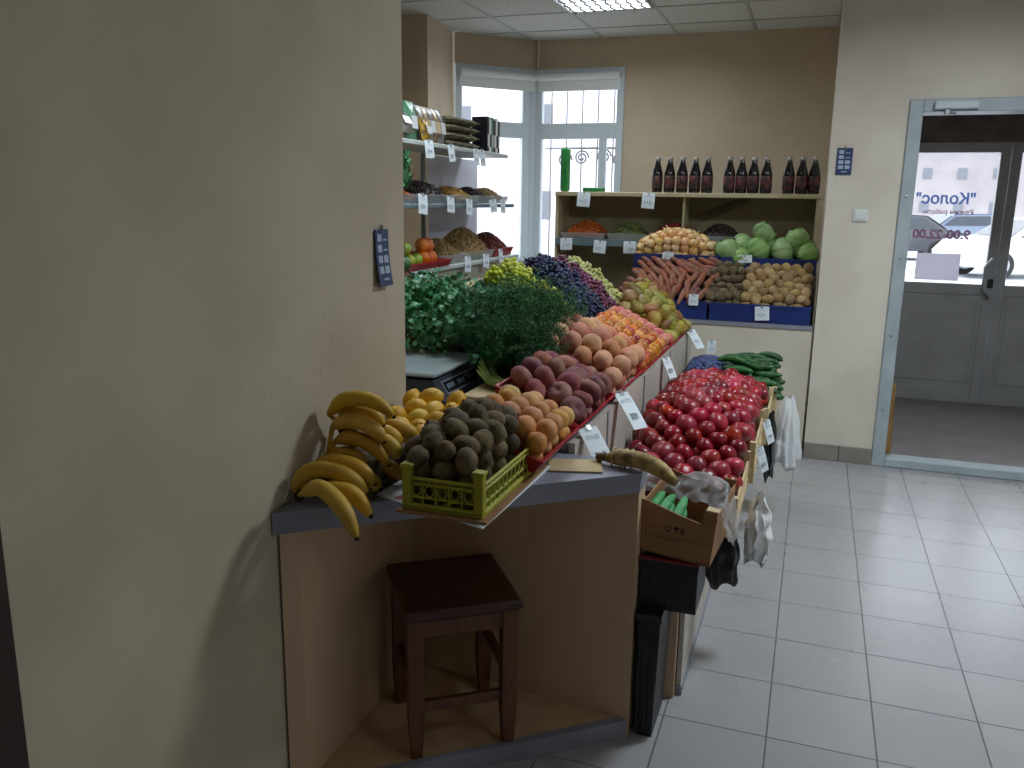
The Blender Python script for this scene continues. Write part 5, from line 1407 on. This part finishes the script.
for i, (y0, y1, mt, nm, lab, h) in enumerate(((3.60, 3.90, 'dried_orange', 'dried_apricots', 'orange dried apricots at the near end of the middle shelf', .07), (3.91, 4.35, 'nut_dark', 'prunes', 'dark prunes heaped on the middle shelf', .09), (4.36, 4.68, 'dried_yellow', 'raisins', 'golden raisins on the middle shelf between dark heaps', .07), (4.69, 4.92, 'nut_dark', 'dark_raisins', 'black raisins on the middle shelf beyond the golden ones', .07), (4.93, 5.2, 'nut_tan', 'almonds', 'pale almonds at the window end of the middle shelf', .07))):
    tray(Matrix.Translation((-2.12, y0, z1+.046)), .25, y1-y0-.01, .044, M['tray_clear'], f'clear plastic tray on the middle shelf, {ORD[i]} from the near end', 'clear trays on the middle shelf')
    loose_heap(nm, -2.10, -1.89, y0+.02, y1-.03, z1+.02, h, M[mt], lab, 'dried fruit', 450+i, .009, 260)
# packs on the top shelf
z2 = 1.8255
def pack(x, y, z, w, h, d, mt, label, lean=0., rz=PI/2, lie=False):
    """pillow bag with crimped ends; local w along x, h up, d thick"""
    e = empty('snack_pack', (x, y, z)); e.rotation_euler = Euler((lean, 0, rz)); tag(e, label, 'pack', 'packs on the top shelf')
    def fn(s):
        def g(a, b):
            t = math.sin(PI*a)**.5*math.sin(PI*min(1, max(0, (b-.05)/.9)))**.5 if 0 < a < 1 and .05 < b < .95 else 0
            q = noise.noise(V((a*4+x*9, b*4+y*7, 0)))*.006
            return ((a-.5)*w, s*(t*d/2+(q if t else 0)+.0006), b*h)
        return g
    m = MB(); m.grid(fn(-1), 8, 10); g = fn(1); m.grid(lambda a, b: g(1-a, b), 8, 10); m.build('bag', mt, e, True)
    m = MB(); m.box(-w/2, w/2, -.0015, .0015, h*.955, h); m.build('crimp', mt, e)
    if not lie:
        m = MB(); m.add([(-w*.28, -d/2-.004, h*.3), (w*.28, -d/2-.004, h*.3), (w*.28, -d/2-.004, h*.62), (-w*.28, -d/2-.004, h*.62)], [(0, 1, 2, 3)]); m.build('front_print', M['card_pale'] if mt in (M['pack'][6], M['pack'][0]) else M['white_soft'], e)
    return e
PK = M['pack']
pack(-1.93, 3.60, z2, .12, .19, .05, PK[1], 'pale grey patterned pack at the near end of the top shelf', -.1)
pack(-1.91, 3.70, z2, .13, .21, .05, PK[6], 'mauve brown pack with a round picture on the top shelf', -.1)
pack(-1.885, 3.80, z2+.03, .13, .12, .05, PK[1], 'squat grey bag slumped in front of the green packet', -.5)
pack(-1.97, 3.84, z2, .10, .19, .04, PK[2], 'dark green packet behind the squat grey bag', -.1)
pack(-1.92, 3.91, z2, .12, .19, .05, PK[2], 'pale green packet with a white edge on the top shelf', -.1)
pack(-1.88, 4.00, z2, .10, .12, .05, PK[3], 'small golden pack in front of the brown packs', -.2)
for i in range(5): pack(-1.93, 4.03+i*.062, z2, .10, .185, .05, PK[0] if i % 2 else PK[1], f'brown nut pack standing on the top shelf, {ORD[i]} after the golden one', -.12)
for k in range(3):
    for j in range(4):
        e = pack(-2.03, 4.42+k*.125, z2+.022+j*.042, .115, .15, .04, PK[4], f'beige nut pack lying in the {ORD[k]} stack, {ORD[j]} from the bottom', 0, PI/2, True)
        e.rotation_euler = Euler((PI/2, 0, PI/2))
for i, (mt, nm) in enumerate(((PK[5], 'black'), (M['white_soft'], 'white'), (PK[2], 'green'), (PK[5], 'black and white'), (M['white_soft'], 'pale'), (PK[5], 'last black'))):
    m = MB(); m.box(-.05, .05, -.014, .014, 0, .20-.012*(i % 2), ch=.003)
    e = empty('carton', (-1.92, 4.83+i*.036, z2)); tag(e, f'slim {nm} carton, {ORD[i]} in the top shelf row, window end', 'carton', 'slim cartons at the window end')
    m.build('body', mt, e); m = MB(); m.box(.0501, .0508, -.010, .010, .03, .10); m.build('label', M['white_soft'] if mt != M['white_soft'] else M['bottle'], e)
# leaf bunch hanging under the top shelf and dark bundle at the near end
def leaf_bunch(loc, L_, label):
    rg = random.Random(77); e = empty('bay_leaf_bunch', loc); tag(e, label, 'herbs'); m = MB()
    m.tube([(0, 0, .03), (0, 0, -L_*.7)], .002, 4); m.build('string', M['stem'], e); m = MB()
    for k in range(90):
        c = V((rg.uniform(-.035, .035), rg.uniform(-.05, .05), -rg.random()*L_)); R = Euler((rg.uniform(1.2, 2.6), rg.uniform(-.6, .6), rg.uniform(0, 6.28))).to_matrix(); s = .022
        m.add([c+R @ V((x*s, y*s, .1*s*abs(x))) for x, y in ((0, -1), (.4, -.2), (.3, .6), (0, 1.1), (-.3, .6), (-.4, -.2))], [(0, 1, 2, 3, 4, 5)])
    m.build('leaves', M['parsley'], e)
leaf_bunch((-1.87, 3.70, 1.77), .16, 'dark green leaf bunch hanging under the top shelf')
e = empty('dark_jar', (-1.80, 3.58, 1.15)); tag(e, 'string of dark brown bulbs hanging at the near end of the lowest shelf', 'hanging bulbs')
m = MB(); m.tube([(0, 0, .2), (0, 0, -.05)], .002, 4); m.build('string', M['stem'], e)
e.name = 'hanging_bulbs'
for k, (dz, mt) in enumerate(((.10, 'cucumber'), (.035, 'stool'), (-.03, 'nut_dark'))):
    m = MB(); m.ball((0, .0, dz), (.03, .03, .036), 10, 8); m.build('bulb', M[mt], e, True)

# ------------------------------------------------------------------ price tags
RX = PI/2  # cards on the display counter face +X
def atag(loc, w, h, label, lean, seed, rz=PI/2, roll=0): return price_tag(loc, rz, w, h, label, lean, roll, seed=seed)
atag((-.61, 2.43, .875), .075, .15, 'long white price tag hanging at the apricot tray', -.75, 11, rz=math.radians(55))
atag((-.61, 2.90, .885), .07, .15, 'long white price tag hanging at the dark peach tray', -.75, 12, rz=math.radians(60))
atag((-.605, 3.83, .855), .06, .10, 'white price tag hanging at the nectarine tray', -.5, 13, rz=math.radians(65))
atag((-.605, 4.62, .875), .07, .12, 'white price tag hanging at the pear tray', -.7, 14, rz=math.radians(60))
atag((-.135, 3.62, .655), .04, .105, 'white price tag on the crate rim beside the far tomatoes', -.1, 15, rz=math.radians(50), roll=-.3)
atag((-.14, 3.30, .625), .04, .105, 'white price tag on the crate rim beside the middle tomatoes', -.1, 16, rz=math.radians(50), roll=-.3)
GT = None
for x, z, y, w, h, lab, sd in ((-.28, .93, 5.414, .085, .085, 'white price tag on the blue potato crate', 21), (-.70, .985, 5.414, .06, .07, 'white price tag on the blue carrot crate', 22), (-.93, 1.225, 5.755, .075, .05, 'white price tag on the blue onion crate', 23), (-.43, 1.22, 5.755, .09, .05, 'white price tag on the blue cabbage crate', 24),
                       (-1.715, 1.285, 6.012, .09, .085, 'white price tag under the orange dried apricots on the shelf unit', 25), (-1.46, 1.275, 6.012, .09, .09, 'white price tag under the green seeds on the shelf unit', 26), (-1.245, 1.275, 6.012, .09, .085, 'white price tag under the red berries on the shelf unit', 27),
                       (-1.59, 1.61, 6.012, .095, .10, 'white price tag hanging from the flat green packet', 28), (-1.125, 1.61, 6.012, .09, .105, 'white price tag hanging under the first juice bottle', 29)):
    price_tag((x, y, z), 0, w, h, lab, -.06, rnd.uniform(-.08, .08), seed=sd)
price_tag((-.50, 4.755+.0, .80), math.radians(30), .05, .07, 'white price tag on a stem above the blue plums', 0, 0, seed=31)
for i, (y, z, w, h, lab) in enumerate(((3.93, 1.83, .06, .085, 'top shelf price tag under the grey bag'), (4.20, 1.825, .05, .085, 'top shelf price tag under the golden pack'), (4.55, 1.825, .045, .09, 'top shelf price tag under the first nut stack'), (4.64, 1.825, .045, .09, 'top shelf price tag under the second nut stack'),
                          (3.86, 1.57, .07, .095, 'middle shelf price tag below the dried apricots'), (4.20, 1.56, .07, .08, 'middle shelf price tag below the prunes'), (4.46, 1.55, .05, .085, 'middle shelf price tag below the golden raisins'), (4.82, 1.55, .06, .075, 'middle shelf price tag below the black raisins'), (5.0, 1.55, .05, .08, 'middle shelf price tag below the almonds'),
                          (3.86, 1.195, .15, .11, 'large white price tag under the green apples'), (4.44, 1.235, .05, .085, 'lowest shelf price tag below the pale nuts'), (4.72, 1.235, .05, .08, 'lowest shelf price tag below the largest nut mound'), (4.97, 1.25, .045, .08, 'lowest shelf price tag below the reddish nuts'))):
    price_tag((SX+.012, y, z), PI/2+rnd.uniform(-.15, .1)-.25, w, h, lab, -.12, rnd.uniform(-.12, .12), seed=40+i)
price_tag((-.93, 3.82, 1.02), math.radians(60), .10, .06, 'white price tag standing between peaches and black grapes', -.5, .3, seed=61)
price_tag((-.90, 3.45, 1.04), math.radians(60), .07, .06, 'white price tag standing beside the green grapes', -.5, .2, seed=62)

# ------------------------------------------------------------------ light
w = bpy.data.worlds.new('world'); bpy.context.scene.world = w; w.use_nodes = True
bg = w.node_tree.nodes['Background']; bg.inputs[0].default_value = (.86, .93, 1.0, 1); bg.inputs[1].default_value = 3.6
def portal(T, sx, sy):
    l = bpy.data.lights.new('portal', 'AREA'); l.shape = 'RECTANGLE'; l.size = sx; l.size_y = sy; l.cycles.is_portal = True
    o = bpy.data.objects.new('window_portal', l); col.objects.link(o); o.matrix_world = T
portal(Matrix.Translation((-1.955, YB+.14, 1.8)) @ Matrix.Rotation(-PI/2, 4, 'X'), .76, 1.62)
portal(Tc @ Matrix.Translation((cl/2, .14, 1.8)) @ Matrix.Rotation(-PI/2, 4, 'X'), cl, 1.62)
portal(Matrix.Translation((1.3, YD+.12, 1.45)) @ Matrix.Rotation(-PI/2, 4, 'X'), 1.5, 1.1)
sc = bpy.context.scene
sc.view_settings.view_transform = 'Standard'; sc.view_settings.look = 'None'; sc.view_settings.gamma = 1; sc.view_settings.use_curve_mapping = False
sc.view_settings.exposure = 0.2
sc.cycles.max_bounces = 8; sc.cycles.transparent_max_bounces = 12; sc.cycles.use_denoising = True
